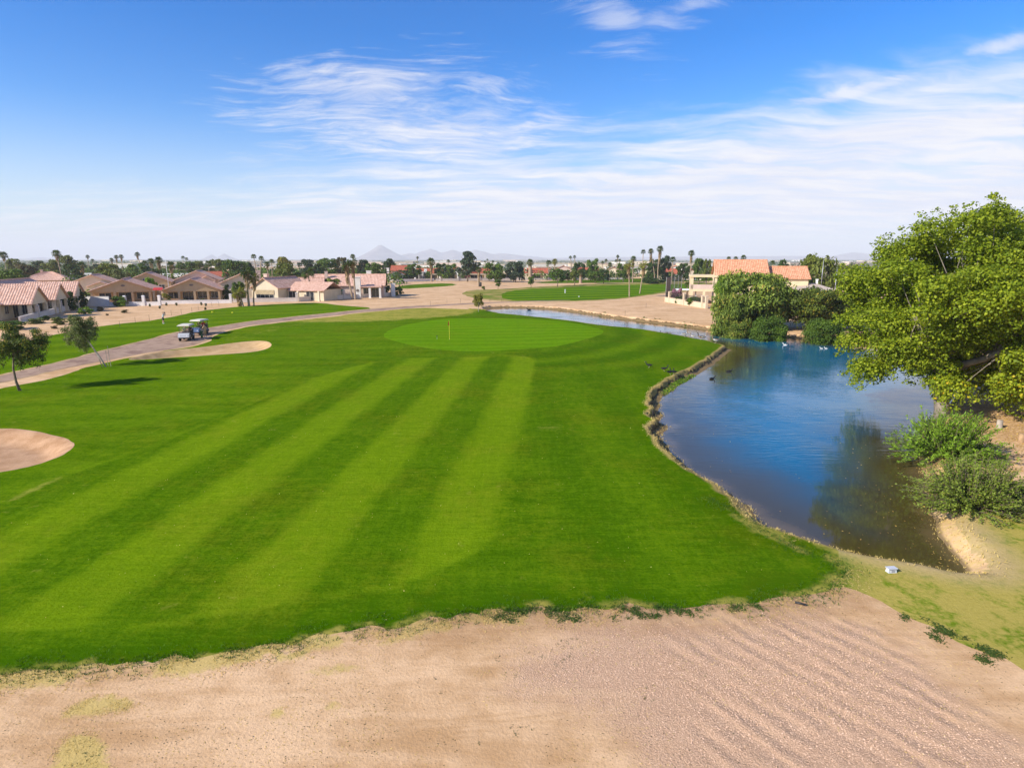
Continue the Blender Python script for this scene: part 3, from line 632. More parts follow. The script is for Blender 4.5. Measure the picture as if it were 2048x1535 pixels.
def join(parts):
    V, F, T = [], [], []; b = 0
    for v, f, t in parts: V.append(v); F.append(f + b); T.append(t); b += len(v)
    return np.concatenate(V), np.concatenate(F), np.concatenate(T)
def leaf_mesh(name, parts, m): V, F, T = join(parts); return mesh_np(name, V, F, m, attrs={'tone': ('POINT', T)})
def clump_leaves(rng, c, r, n_, size, up=.45, aspect=.6, hollow=.55, droop=0., tone0=0.):
    d_ = rng.normal(size=(n_, 3)); d_ /= np.linalg.norm(d_, axis=1, keepdims=True)
    d_[:, 2] = np.where((d_[:, 2] < -.25) & (rng.random(n_) < .6), -d_[:, 2], d_[:, 2])
    rad = (hollow + (1 - hollow) * rng.random(n_) ** .7)[:, None]
    C = np.asarray(c) + d_ * rad * np.asarray(r)
    Nn = d_ * .8 + np.array([0, 0, up]) + rng.normal(0, .55, (n_, 3))
    al = np.tile([0, 0, -1.], (n_, 1)) + rng.normal(0, .5, (n_, 3)) if droop else None
    tn = np.clip(rng.random(n_) + tone0, 0, 1)
    return quads(C, Nn, size * rng.uniform(.7, 1.35, n_), aspect, tn, rng, al)
def unit_crown(seed, m, ncl=26, per=95, size=.12, shape='round', hollow=.5):
    """a crown in a box: radius 1, height 0..1; clumps with gaps between them"""
    rng = np.random.default_rng(seed); parts = []
    for i in range(ncl):
        a = rng.uniform(0, 2 * math.pi)
        if shape == 'round': z = rng.uniform(.10, .9); rr = math.sqrt(max(.02, 1 - ((z - .48) / .56) ** 2)) * rng.uniform(.35, .82)
        elif shape == 'wide': z = rng.uniform(.22, .85); rr = math.sqrt(max(.03, 1 - ((z - .4) / .62) ** 2)) * rng.uniform(.3, .85)
        elif shape == 'euc': z = rng.uniform(.08, .92); rr = (.35 + .5 * math.sin(z * 2.6 + .5)) * rng.uniform(.2, .95)
        elif shape == 'cone': z = rng.uniform(.05, .95); rr = (1 - z) * .75 * rng.uniform(.5, 1)
        elif shape == 'weep': z = rng.uniform(.15, .88); rr = math.sqrt(max(.05, 1 - ((z - .35) / .66) ** 2)) * rng.uniform(.3, .85)
        else: z = rng.uniform(.1, .85); rr = rng.uniform(.2, .75)
        r = rng.uniform(.20, .36) * (1.0 if shape != 'cone' else .8)
        parts.append(clump_leaves(rng, (math.cos(a) * rr, math.sin(a) * rr, z), (r, r, r * (.42 if shape != 'weep' else .6)), per, size, hollow=hollow, droop=shape == 'weep', tone0=rng.uniform(-.25, .2)))
    V, F, T = join(parts); r_ = np.percentile(np.hypot(V[:, 0], V[:, 1]), 96); V[:, :2] /= r_; lo_, hi_ = np.percentile(V[:, 2], (.5, 99.5)); V[:, 2] = (V[:, 2] - lo_) / (hi_ - lo_)
    return mesh_np('crown', V, F, m, attrs={'tone': ('POINT', T)})
CROWNS = {}
def crown_mesh(kind, shape, var):
    key = (kind, shape, var)
    if shape.startswith('fine') and key not in CROWNS:
        CROWNS[key] = unit_crown(77 + var * 13 + ord(kind[0]), LM[kind], 80, 250, .055, shape[4:], .25)
    if key not in CROWNS:
        sz = {'round': .13, 'wide': .12, 'euc': .12, 'cone': .12, 'weep': .12}.get(shape, .12)
        CROWNS[key] = unit_crown(hash(kind + shape) % 1 + var * 31 + len(kind) * 7 + ord(kind[0]), LM[kind], 30, 90, sz, shape)
    return CROWNS[key]
TREE_N = [0]
def tree(label, px, top, wid, b=None, D=None, kind='mid', shape='round', bottom=.22, name='tree', cat='tree', group=None, bark=BARK, lean=0.0, fat=1.0, depth=1.0):
    """px column of the trunk, top row, crown width in pixels; b = row of the foot, or D = distance"""
    y = Yof(b) if b else D; x = Xof(px, y); z0 = gz(x, y) if y < 240 else 0.0
    h_ = Zat(top, y) - z0; R = wid / 2 / FPX * y
    t = thing(name, label, cat, (x, y, z0), group=group); TREE_N[0] += 1; i = TREE_N[0]
    cb = h_ * bottom
    mb = MB(); rt = max(.05, min(.32, h_ * .022)) * fat; top_ = h_ * .78; lx = lean * h_
    pts = [(0, 0, -.08), (lx * .1 + rt * .3, 0, cb * .5), (lx * .3, rt * .4, cb), (lx * .6, 0, (cb + top_) / 2), (lx, 0, top_)]
    mb.tube(pts, [rt * 1.35, rt, rt * .9, rt * .6, rt * .2], 7)
    rr = random.Random(i)
    for k in range(5):
        a = k * 2.4 + rr.random(); s = .55 + .35 * rr.random(); zb = cb * .85 + (h_ - cb) * .08 * k
        e = (lx * .7 + math.cos(a) * R * s * .75, math.sin(a) * R * s * .75, cb + (h_ - cb) * (.30 + .12 * k))
        m_ = ((lx * .4 + e[0]) / 2.4, e[1] / 2.4, zb + (e[2] - zb) * .6)
        mb.tube([(lx * .35, 0, zb), m_, e], [rt * .6, rt * .4, rt * .12], 5)
    mb.build('trunk', bark, t, True)
    c = link('crown', crown_mesh(kind, shape, i % 3), t); c.location = (lx * .8, 0, cb); c.scale = (R * 1.06, R * depth, (h_ - cb) * .98); c.rotation_euler = (0, 0, rr.random() * 6.28)
    if depth != 1.0: c.rotation_euler = (0, 0, 0)
    return t
def bush(label, px, top, wid, b=None, D=None, kind='mid', group=None, cat='shrub', name='shrub', shape='round'):
    y = Yof(b) if b else D; x = Xof(px, y); z0 = gz(x, y) if y < 240 else 0.0
    h_ = max(.2, Zat(top, y) - z0); R = wid / 2 / FPX * y
    t = thing(name, label, cat, (x, y, z0), group=group); TREE_N[0] += 1; i = TREE_N[0]
    mb = MB(); rr = random.Random(i)
    for k in range(5):
        a = k * 1.26 + rr.random() * .5; mb.tube([(0, 0, -.05), (math.cos(a) * R * .25, math.sin(a) * R * .25, h_ * .35), (math.cos(a) * R * .5, math.sin(a) * R * .5, h_ * .7)], [.03 + R * .02, .02 + R * .012, .008], 5)
    mb.build('stem', BARK, t, True)
    c = link('foliage', crown_mesh(kind, shape, i % 3), t); c.location = (0, 0, h_ * .02); c.scale = (R * 1.05, R * 1.05, h_ * .97); c.rotation_euler = (0, 0, rr.random() * 6.28)
    return t
# --- fan palms
def fan(mb_parts, rng, o_, dirv, pet, rad, n_=9, drop=.25, tone=None):
    d_ = np.array(dirv); d_ = d_ / np.linalg.norm(d_); side = np.cross(d_, [0, 0, 1.]); side /= np.linalg.norm(side) + 1e-9; up = np.cross(side, d_)
    hub = np.array(o_) + d_ * pet; T = rng.random() if tone is None else tone
    V = [np.array(o_) - side * .012, np.array(o_) + side * .012, hub + side * .012, hub - side * .012]; F = [[0, 1, 2, 3]]
    for k in range(n_):
        a = (k / (n_ - 1) - .5) * 2.7; dd = d_ * math.cos(a) + side * math.sin(a); L = rad * (.72 + .28 * math.cos(a)) * rng.uniform(.85, 1.1)
        tip = hub + dd * L - np.array([0, 0, drop * L * (.5 + abs(a) / 2)]); mid_ = hub + dd * L * .55 + up * .02
        pw = np.cross(dd, up) * rad * .085; b = len(V)
        V += [hub, mid_ + pw, tip, mid_ - pw]; F.append([b, b + 1, b + 2, b + 3])
    mb_parts.append((np.array(V), np.array(F), np.full(len(V), T)))
def palm_crown(seed, m, n_=34, lo=-.55, hi=1.35):
    rng = np.random.default_rng(seed); parts = []
    for i in range(n_):
        e = lo + (hi - lo) * ((i + .5) / n_) ** .9; a = i * 2.39996 + rng.uniform(-.2, .2)
        fan(parts, rng, (0, 0, 0), (math.cos(a) * math.cos(e), math.sin(a) * math.cos(e), math.sin(e)), .48 * rng.uniform(.8, 1.1), .58, 8, .22 if e > .5 else .4, np.clip(.25 + .45 * (e + .3) / 1.5 + rng.uniform(-.3, .3), 0, 1))
    return leaf_mesh('crown', parts, m)
def palm_skirt(seed):
    rng = np.random.default_rng(seed); parts = []; n_ = 110
    a = rng.uniform(0, 2 * math.pi, n_); z = -rng.random(n_) ** 1.1; rr = .36 * (1 - .55 * -z) * rng.uniform(.6, 1.1, n_)
    C = np.stack([np.cos(a) * rr, np.sin(a) * rr, z], 1); Nn = np.stack([np.cos(a), np.sin(a), rng.normal(.15, .3, n_)], 1)
    parts.append(quads(C, Nn, rng.uniform(.18, .34, n_), .45, None, rng, np.tile([0, 0, -1.], (n_, 1)) + rng.normal(0, .25, (n_, 3))))
    return leaf_mesh('dead_frond_skirt', parts, LM['thatch'])
PCROWN = [palm_crown(s, LM['frond']) for s in (1, 2, 3)]; PCROWNY = [palm_crown(s, LM['frondy'], 32, -.7, 1.2) for s in (4, 5)]; PSKIRT = [palm_skirt(s) for s in (1, 2, 3)]
def one_frond(m):
    p_ = []; fan(p_, np.random.default_rng(3), (0, 0, 0), (1, 0, .12), .5, .62, 9, .3, .55); return leaf_mesh('frond', p_, m)
FROND = {'frond': one_frond(LM['frond']), 'frondy': one_frond(LM['frondy'])}
PALM_N = [0]
def palm(label, px, top, cw, b=None, D=None, skirt=0.0, foot=None, yellow=False, group=None, fronds=False, thick=.17, name='fan_palm'):
    """top row of the crown, crown width cw in pixels, skirt length in pixels, foot = column of the trunk's foot"""
    y = Yof(b) if b else D; fx = px if foot is None else foot; x = Xof(fx, y); z0 = gz(x, y) if y < 240 else 0.0
    R = cw / 2 / FPX * y * 1.04; ht = Zat(top, y) - z0; th = max(.5, ht - R * .92); dx_ = Xof(px, y) - x
    i = PALM_N[0]; PALM_N[0] += 1; rr = random.Random(i * 5 + 1)
    t = thing(name, label, 'palm tree', (x, y, z0), group=group)
    bend = rr.uniform(-.02, .02) * th
    MB().tube([(0, 0, -.1), (dx_ * .12, 0, th * .04), (dx_ * .3 + bend, bend, th * .35), (dx_ * .65 + bend, bend * .6, th * .7), (dx_, 0, th)], [thick * 1.5, thick * 1.15, thick, thick * .9, thick * .85], 8).build('trunk', PALM_BARK, t, True)
    if fronds:
        fm = FROND['frondy' if yellow else 'frond']; n_ = 30
        for k in range(n_):
            e = -.75 + 2.1 * ((k + .5) / n_) ** .9; f = link('frond', fm, t); f.location = (dx_, 0, th); f.rotation_mode = 'ZYX'
            f.rotation_euler = (rr.uniform(-.3, .3), -e, k * 2.39996 + rr.uniform(-.2, .2)); s = R * rr.uniform(.85, 1.1); f.scale = (s, s, s)
    else:
        me = (PCROWNY[i % 2] if yellow else PCROWN[i % 3]); c = link('crown', me, t); c.location = (dx_, 0, th); c.scale = (R, R, R); c.rotation_euler = (0, 0, rr.random() * 6.28)
    if skirt:
        s = skirt / FPX * y; k = link('dead_frond_skirt', PSKIRT[i % 3], t); k.location = (dx_, 0, th + R * .12); k.scale = (R * 1.25, R * 1.25, s); k.rotation_euler = (0, 0, rr.random() * 6)
    return t

# --- the cottonwood over the pond
def cottonwood():
    rng = np.random.default_rng(11); base = P3(1886, 842); bx_, by_, bz_ = base
    BK2 = plain('cottonwood_bark', (.21, .175, .135), .95, .35, 3, .5); t = thing('cottonwood_tree', 'huge spreading cottonwood with green and yellow leaves leaning over the pond', 'tree', base)
    cen = np.array([3.5, 1.0, 6.6]); rad = np.array([10.8, 7.9, 6.55])
    cl = []
    tries = 0
    while len(cl) < 380 and tries < 30000:
        tries += 1
        d_ = rng.normal(size=3); d_ /= np.linalg.norm(d_); f = rng.uniform(.50, .97) if len(cl) > 60 else rng.uniform(.88, .99)
        lump = .88 + .22 * math.sin(d_[0] * 5 + 1) * math.sin(d_[2] * 6 + d_[1] * 4)
        c = cen + d_ * rad * f * lump
        if c[2] < 1.7 + max(0, -c[0]) * .16: continue
        if any(np.linalg.norm((c - q[0]) / (1, 1, .8)) < .74 for q in cl): continue
        cl.append((c, rng.uniform(.9, 1.5)))
    parts = []
    for c, r in cl:
        out_ = (c - cen) / rad; o_ = np.linalg.norm(out_)
        n_ = int(600 * r * r * (.6 + .5 * min(1, o_)))
        low = np.clip((5.5 - c[2]) / 6, 0, 1)
        parts.append(clump_leaves(rng, c, (r, r, r * .72), n_, .150, .35, .8, .35, 0., -.22 + .30 * low + rng.uniform(-.1, .12)))
        for k in range(int(3 + 3 * rng.random())):               # loose sprigs that break the outline
            dd = rng.normal(size=3) * .7 + out_ * 1.3; dd /= np.linalg.norm(dd)
            parts.append(clump_leaves(rng, c + dd * r * 1.05, (.34, .34, .26), 26, .14, .3, .8, .1, 0., -.2 + .3 * low))
    V, F, T = join(parts)
    link('crown', mesh_np('crown', V, F, LM['cotton'], attrs={'tone': ('POINT', T)}), t)
    mb = MB()
    trunk = [(0, 0, -.25), (-.1, .1, .8), (-.3, .3, 2.0), (-.25, .4, 3.2)]
    mb.tube(trunk, [.56, .42, .36, .34], 12)
    mb.build('trunk', BK2, t, True)
    limbs = []
    for k, (dx_, dy_, z_) in enumerate([(-3.2, -.8, 6.6), (.4, -.6, 8.2), (4.0, -.8, 7.4), (2.5, 3.5, 8.0), (-1.6, 3.2, 7.6), (6.2, 1.5, 6.2), (1.8, -3.0, 5.6)]):
        st = Vector(trunk[-1]) + Vector((0, 0, -.5 + .08 * k)); e = Vector((dx_, dy_, z_)); md = st.lerp(e, .5) + Vector((0, 0, -.3)) + Vector(rng.normal(0, .25, 3))
        MB().tube([st, md, e], [.26, .19, .11], 8).build('limb', BK2, t, True); limbs.append((e, md))
    tw = MB()
    for c, r in cl:
        e, md = min(limbs, key=lambda q: (q[0] - Vector(c)).length); m_ = e.lerp(Vector(c), .5) + Vector((0, 0, .3))
        s0 = md.lerp(e, rng.uniform(.2, 1.0)); m_ = s0.lerp(Vector(c), .5) + Vector((rng.normal(0, .3), rng.normal(0, .3), .25)); tw.tube([s0, m_, Vector(c)], [.045, .028, .010], 4)
    tw.build('branches', BK2, t, True, kind='stuff')
cottonwood()
# --- arching, feathery and twiggy shrubs on the right bank, and the two young trees by the path
def spray_bush(label, px, py, R, hh, n_shoots, m, leaf, name='bank_shrub', seed=1, per=34, sag=.5, wide=1.0, cat='shrub', leafasp=.22):
    rng = np.random.default_rng(seed); o_ = P3(px, py); t = thing(name, label, cat, o_); parts = []; st = MB()
    for i in range(n_shoots):
        a = rng.uniform(0, 2 * math.pi); el_ = rng.uniform(.15, 1.45); L = rng.uniform(.7, 1.05)
        d_ = np.array([math.cos(a) * math.cos(el_) * R * wide, math.sin(a) * math.cos(el_) * R, math.sin(el_) * hh]) * L
        r0 = np.array([math.cos(a), math.sin(a), 0]) * rng.uniform(0, .35) * R
        s = np.linspace(.12, 1, 5); pts = [tuple(r0 + d_ * q - np.array([0, 0, sag * hh * q ** 2.4 * math.cos(el_) * .6])) for q in s]
        pts[0] = tuple(r0 * .6 + np.array([0, 0, -.05])); st.tube(pts, [.022, .016, .012, .008, .004], 4, False)
        u = rng.uniform(.25, 1, per); base = np.array([np.interp(u, s, [p[k] for p in pts]) for k in range(3)]).T
        ax = np.tile(d_ / np.linalg.norm(d_), (per, 1)) + rng.normal(0, .45, (per, 3)); jit = rng.normal(0, .05, (per, 3))
        parts.append(quads(base + jit, rng.normal(0, .6, (per, 3)) + [0, 0, .8], leaf * rng.uniform(.7, 1.3, per), leafasp, np.clip(rng.random(per) * .7 + .3 * u, 0, 1), rng, ax))
    st.build('stem', BARK, t, True); link('foliage', leaf_mesh('foliage', parts, m), t); return t
spray_bush('bright green feathery shrub leaning over the water below the cottonwood', 1893, 912, 2.25, 2.5, 300, LM['fresh'], .21, seed=3, per=46, sag=.35, wide=1.15)
spray_bush('olive green bush with fine twigs beside the narrow end of the pond', 1940, 1012, 1.9, 2.2, 360, LM['acacia'], .10, seed=5, per=60, sag=.3, wide=1.2, leafasp=.5)
spray_bush('small green tuft at the right edge behind the olive green bush', 2030, 985, .55, .5, 60, LM['mid'], .12, seed=6, per=26, leafasp=.4)
spray_bush('tawny dry grass clump hanging over the water between the two bank shrubs', 1872, 985, .5, .7, 90, LM['straw'], .22, seed=8, per=12, leafasp=.08, name='dry_grass_clump', cat='grass clump')
def young_tree(label, px, py, crown_c, rads, n_cl, m, trunks, seed, per=150, leaf=.17):
    rng = np.random.default_rng(seed); o_ = P3(px, py); t = thing('young_tree', label, 'tree', o_); parts = []; br = MB()
    for pts, r in trunks: MB().tube(pts, [r * 1.3, r, r * .85, r * .5][:len(pts)], 7).build('trunk', PALE_BARK if seed == 22 else BARK, t, True)
    tip = Vector(trunks[0][0][-1])
    for i in range(n_cl):
        d_ = rng.normal(size=3); d_ /= np.linalg.norm(d_); c = np.array(crown_c) + d_ * np.array(rads) * rng.uniform(.35, .95); r = rng.uniform(.32, .55)
        br.tube([tip, tip.lerp(Vector(c), .5) + Vector((0, 0, .2)), Vector(c)], [.035, .022, .008], 4, False)
        parts.append(clump_leaves(rng, c, (r, r, r * .8), per, leaf, .2, .32, .1, 1., rng.uniform(-.3, .15)))
        tail = c + np.array([0, 0, -r * .9]); parts.append(clump_leaves(rng, tail, (r * .7, r * .7, r * .8), per // 3, leaf, .1, .28, .0, 1., rng.uniform(-.3, .1)))
    br.build('branches', BARK, t, True, kind='stuff'); link('crown', leaf_mesh('crown', parts, m), t); return t
young_tree('young tree with drooping dark green crown and bent bare trunk at left edge', 40, 781, (.3, 0, 3.4), (2.15, 1.95, 1.5), 62, LM['pepper'], [([(0, 0, -.1), (-.18, 0, .7), (-.22, 0, 1.6), (.0, 0, 2.9)], .085)], 21)
ytb = young_tree('young pale olive tree leaning left beside the cart path, propped by stakes', 213, 733, (-1.75, 0, 3.15), (1.8, 1.6, 1.6), 50, LM['pale'], [([(0, 0, -.1), (-.45, 0, .8), (-.9, 0, 1.6), (-1.5, 0, 2.7)], .065), ([(-.28, -.1, -.1), (-.6, -.05, .9), (-1.0, 0, 1.7), (-1.5, 0, 2.4)], .03)], 22, 130)
for dx_, hh in ((.12, 1.5), (.36, 1.9)):
    MB().tube([(dx_, .1, -.1), (dx_ - .06, .1, hh * .5), (dx_ - .08, .1, hh)], .022, 6).build('stake', PALE_BARK, ytb)

# ------------------------------------------------------------------ houses
def stucco(name, col): return plain(name, col, .9, .10, .7, .25, .15)
CREAM, BEIGE, TAN, PINKW, WHITEW, GREYW = stucco('cream_stucco', (.62, .53, .38)), stucco('beige_stucco', (.52, .42, .32)), stucco('tan_stucco', (.50, .36, .21)), stucco('pinkish_stucco', (.58, .44, .36)), stucco('white_stucco', (.76, .73, .67)), stucco('grey_stucco', (.48, .46, .42))
YELW = stucco('yellow_stucco', (.66, .53, .33))
def tile_mat(name, a, b):
    m, nt = new_mat(name); p = nt.obj(); n1 = nt.noise(p, 1.3, 4); n2 = nt.vor(p, 4.5, 1); v = nt.math('ADD', nt.math('MULTIPLY', n1, .5), nt.math('MULTIPLY', nt.xyz(n2)[0], .5))
    finish(nt, nt.mix(nt.step(v, .25, .75), a, b), .85, .2, nt.bump(nt.noise(p, 9, 3), .3, .03)); return m
T_PINK, T_SALMON = tile_mat('pink_roof_tile', (.52, .295, .205), (.72, .47, .35)), tile_mat('salmon_roof_tile', (.50, .21, .105), (.68, .36, .21))
T_RED, T_GREY, T_TAN = tile_mat('red_roof_tile', (.30, .075, .04), (.46, .14, .075)), tile_mat('grey_shingle', (.20, .18, .17), (.30, .27, .25)), tile_mat('tan_shingle', (.36, .30, .24), (.46, .38, .31))
GLASS = plain('window_glass', (.03, .035, .04), .12, .4, 1.5, 0, .8); FRAME = plain('window_frame', (.62, .58, .5), .6); DOORM = plain('dark_door', (.06, .045, .035), .5); DARK_TRIM = plain('dark_trim', (.20, .16, .13), .9, .3)  # last one: dark brown of the gable vents and wall medallion
IRON = plain('iron_bar', (.03, .03, .03), .5); METAL = plain('grey_metal', (.42, .42, .42), .45, .1, 2, 0, .5, .6); WOOD = plain('weathered_wood', (.36, .23, .12), .85, .3, 6, .3)
def slope(mb, p0, p1, q0, q1, wave=.05, pitch=.36, thick=.14):
    """tiled roof slope: p0-p1 along the ridge, q0-q1 along the eave; ribs run down the slope"""
    p0, p1, q0, q1 = map(Vector, (p0, p1, q0, q1)); L = max((p1 - p0).length, (q1 - q0).length); nrm = (p1 - p0 if (p1 - p0).length > .01 else q1 - q0).cross(q0 - p0).normalized()
    if nrm.z < 0: nrm = -nrm
    n_ = max(2, int(L / pitch * 2)) if wave else 1; rows = 2; vs = []; fs = []
    for i in range(n_ + 1):
        s = i / n_; a = p0.lerp(p1, s); b = q0.lerp(q1, s); w_ = wave if i % 2 else 0
        for k in range(rows + 1): vs.append(a.lerp(b, k / rows) + nrm * w_)
    m_ = len(vs); vs += [v - nrm * thick for v in vs]
    def I(i, k): return i * (rows + 1) + k
    for i in range(n_):
        for k in range(rows): fs += [(I(i, k), I(i, k + 1), I(i + 1, k + 1), I(i + 1, k)), (m_ + I(i, k), m_ + I(i + 1, k), m_ + I(i + 1, k + 1), m_ + I(i, k + 1))]
        fs += [(I(i, 0), I(i + 1, 0), m_ + I(i + 1, 0), m_ + I(i, 0)), (I(i, rows), m_ + I(i, rows), m_ + I(i + 1, rows), I(i + 1, rows))]
    for i in (0, n_):
        for k in range(rows): fs.append((I(i, k), m_ + I(i, k), m_ + I(i, k + 1), I(i, k + 1)))
    mb.add(vs, fs)
class House:
    """local frame: x right, y away from the viewer, z up; foot of the front at the origin"""
    def __init__(s, label, px, py=None, rz=0.0, D=None, name='house', group=None, cat='house'):
        y = Yof(py) if py else D; x = Xof(px, y); s.t = thing(name, label, cat, (x, y, gz(x, y) if y < 240 else 0), rz, group)
    def box(s, nm, m, *b): return MB().box(*b).build(nm, m, s.t)
    def wall(s, m, x0, x1, y0, y1, h_, gable=None, axis='y', z0=-.3):
        """walls with optional gable ends (ridge along axis, rise gable)"""
        mb = MB()
        if gable:
            if axis == 'y': mb.prism([(x0, z0), (x1, z0), (x1, h_), ((x0 + x1) / 2, h_ + gable), (x0, h_)], y0, y1, 'y')
            else: mb.prism([(y0, z0), (y1, z0), (y1, h_), ((y0 + y1) / 2, h_ + gable), (y0, h_)], x0, x1, 'x')
        else: mb.box(x0, x1, y0, y1, z0, h_)
        return mb.build('wall', m, s.t)
    def roof(s, m, x0, x1, y0, y1, h_, rise, axis='y', ov=.45, rake=.45, wave=.05, parent=None, name='roof', lift=.10):
        mb = MB()
        if axis == 'y':
            xm = (x0 + x1) / 2; k = rise / (xm - x0); a, b = y0 - rake, y1 + rake; zr = h_ + rise + lift; ze = h_ - k * ov + lift
            slope(mb, (xm, a, zr), (xm, b, zr), (x0 - ov, a, ze), (x0 - ov, b, ze), wave); slope(mb, (xm, a, zr), (xm, b, zr), (x1 + ov, a, ze), (x1 + ov, b, ze), wave)
            o = mb.build(name, m, parent or s.t); MB().tube([(xm, a, zr + .05), (xm, b, zr + .05)], .13, 6).build('ridge_cap', m, o if parent is None else s.t)
        else:
            ym = (y0 + y1) / 2; k = rise / (ym - y0); a, b = x0 - rake, x1 + rake; zr = h_ + rise + lift; ze = h_ - k * ov + lift
            slope(mb, (a, ym, zr), (b, ym, zr), (a, y0 - ov, ze), (b, y0 - ov, ze), wave); slope(mb, (a, ym, zr), (b, ym, zr), (a, y1 + ov, ze), (b, y1 + ov, ze), wave)
            o = mb.build(name, m, parent or s.t); MB().tube([(a, ym, zr + .05), (b, ym, zr + .05)], .13, 6).build('ridge_cap', m, o if parent is None else s.t)
        return o
    def hip(s, m, x0, x1, y0, y1, h_, rise, ov=.5, wave=.04):
        xm, ym = (x0 + x1) / 2, (y0 + y1) / 2; x0 -= ov; x1 += ov; y0 -= ov; y1 += ov; r = min(x1 - x0, y1 - y0) / 2; z0, z1 = h_, h_ + rise; mb = MB()
        a, b = ((x0 + r, ym, z1), (x1 - r, ym, z1)) if x1 - x0 >= y1 - y0 else ((xm, y0 + r, z1), (xm, y1 - r, z1))
        if x1 - x0 >= y1 - y0: A = [(a, b, (x0, y0, z0), (x1, y0, z0)), (a, b, (x0, y1, z0), (x1, y1, z0)), (a, a, (x0, y0, z0), (x0, y1, z0)), (b, b, (x1, y0, z0), (x1, y1, z0))]
        else: A = [(a, b, (x0, y0, z0), (x0, y1, z0)), (a, b, (x1, y0, z0), (x1, y1, z0)), (a, a, (x0, y0, z0), (x1, y0, z0)), (b, b, (x0, y1, z0), (x1, y1, z0))]
        for p in A: slope(mb, *p, wave)
        return mb.build('roof', m, s.t)
    def window(s, x, z, w_, h_, y, side='y', bars=2, glass=GLASS, name='window', face=-1):
        """opening set 3 cm proud of the wall face at y (or at x=y for a side wall), facing out"""
        f = MB(); g = MB(); t = .07; d_ = .04 * face
        def bx(mb, a, b, c, e, k0, k1):
            lo, hi = sorted((y + k0 * face, y + k1 * face))
            if side == 'y': mb.box(a, b, lo, hi, c, e)
            else: mb.box(lo, hi, a, b, c, e)
        bx(g, x - w_ / 2, x + w_ / 2, z, z + h_, .004, .03)
        bx(f, x - w_ / 2 - t, x - w_ / 2, z - t, z + h_ + t, .004, .07); bx(f, x + w_ / 2, x + w_ / 2 + t, z - t, z + h_ + t, .004, .07)
        bx(f, x - w_ / 2, x + w_ / 2, z - t, z, .004, .07); bx(f, x - w_ / 2, x + w_ / 2, z + h_, z + h_ + t, .004, .07)
        for k in range(1, bars): xx = x - w_ / 2 + w_ * k / bars; bx(f, xx - .03, xx + .03, z, z + h_, .033, .06)
        o = f.build(name, FRAME, s.t); g.build('pane', glass, o); return o
    def column(s, m, x, y, h_, w_=.45): return MB().box(x - w_ / 2 - .05, x + w_ / 2 + .05, y - w_ / 2 - .05, y + w_ / 2 + .05, -.2, .25).box(x - w_ / 2, x + w_ / 2, y - w_ / 2, y + w_ / 2, .25, h_).build('column', m, s.t)
    def chimney(s, m, x, y, z0, z1, w_=.8):
        o = MB().box(x - w_ / 2, x + w_ / 2, y - w_ / 2, y + w_ / 2, z0, z1).build('chimney', m, s.t)
        MB().box(x - w_ / 2 - .08, x + w_ / 2 + .08, y - w_ / 2 - .08, y + w_ / 2 + .08, z1, z1 + .15).build('chimney_cap', m, o); return o
def porch_house(label, px, py, rz, w_, dep, wall_h, rise, m, roofm, cols, porch=2.6, extra=None):
    """gable to the viewer over a columned patio"""
    h = House(label, px, py, math.radians(rz)); x0, x1 = -w_ / 2, w_ / 2
    h.wall(m, x0, x1, porch, dep, wall_h, rise)
    MB().prism([(x0, wall_h - .35), (x1, wall_h - .35), (x1, wall_h), (0, wall_h + rise), (x0, wall_h)], 0, .35, 'y').build('gable', m, h.t)
    MB().box(x0, x1, .37, porch - .01, wall_h - .15, wall_h - .05).build('patio_ceiling', m, h.t)
    h.roof(roofm, x0, x1, 0, dep, wall_h, rise, 'y', .5, .45)
    v = MB().lathe([(.0, -.01), (.42, 0), (.42, .03), (0, .04)], 14).build('gable_vent', DARK_TRIM, h.t)
    v.rotation_euler = (math.pi / 2, 0, 0); v.location = (0, 0, wall_h + rise * .45); v.scale = (1, .55, 1)
    for c in cols: h.column(m, c, .2, wall_h - .34)
    cs = sorted(cols)
    for i, (a, b) in enumerate(zip(cs, cs[1:])):
        if i % 3 == 1: h.window((a + b) / 2, .05, min(2.4, b - a - .8), 2.1, porch, name='patio_door')
        else: h.window((a + b) / 2, .75, min(2.2, b - a - .8), 1.35, porch)
    return h
# long house at the left edge, its facade running away from the viewer, three cross gables facing the course
h = House('long pink-roofed house at left edge with three gables facing the course', 26, 640, math.radians(111))
h.wall(CREAM, -6, 32, 1.2, 13, 2.7); h.roof(T_PINK, -6, 32, 1.2, 13, 2.7, 2.9, 'x', .5, .5)
for gx, gw, pr in ((3.5, 7.6, 0), (14.6, 7.2, 0), (25.5, 7.0, .4)):
    # local y<0 is out towards the course; mirror so the gables face it
    MB().prism([(gx - gw / 2, -.3), (gx + gw / 2, -.3), (gx + gw / 2, 2.7), (gx, 5.1), (gx - gw / 2, 2.7)], -.6 + 3.2, 1.195, 'y').build('wing_wall', CREAM, h.t)
    MB().prism([(gx - gw / 2, 2.3), (gx + gw / 2, 2.3), (gx + gw / 2, 2.7), (gx, 5.1), (gx - gw / 2, 2.7)], -2.6, -2.3, 'y').build('gable', CREAM, h.t)
    mb = MB()
    for s_ in (-1, 1): slope(mb, (gx, -3.0, 5.2), (gx, 6.5, 5.2), (gx + s_ * (gw / 2 + .45), -3.0, 2.46), (gx + s_ * (gw / 2 + .45), 6.5, 2.46), .05)
    mb.build('roof', T_PINK, h.t)
    for cx_ in (gx - gw / 2 + .25, gx - .9, gx + gw / 2 - .25): h.column(CREAM, cx_, -2.45, 2.3, .5)
    h.window(gx - 1.9, .9, 1.5, 1.2, 1.19); h.window(gx + 1.6, .05, 2.0, 2.1, 1.19, name='patio_door')
for cx_ in (9.0, 20.0): h.window(cx_, .3, 2.2, 1.8, 1.19)
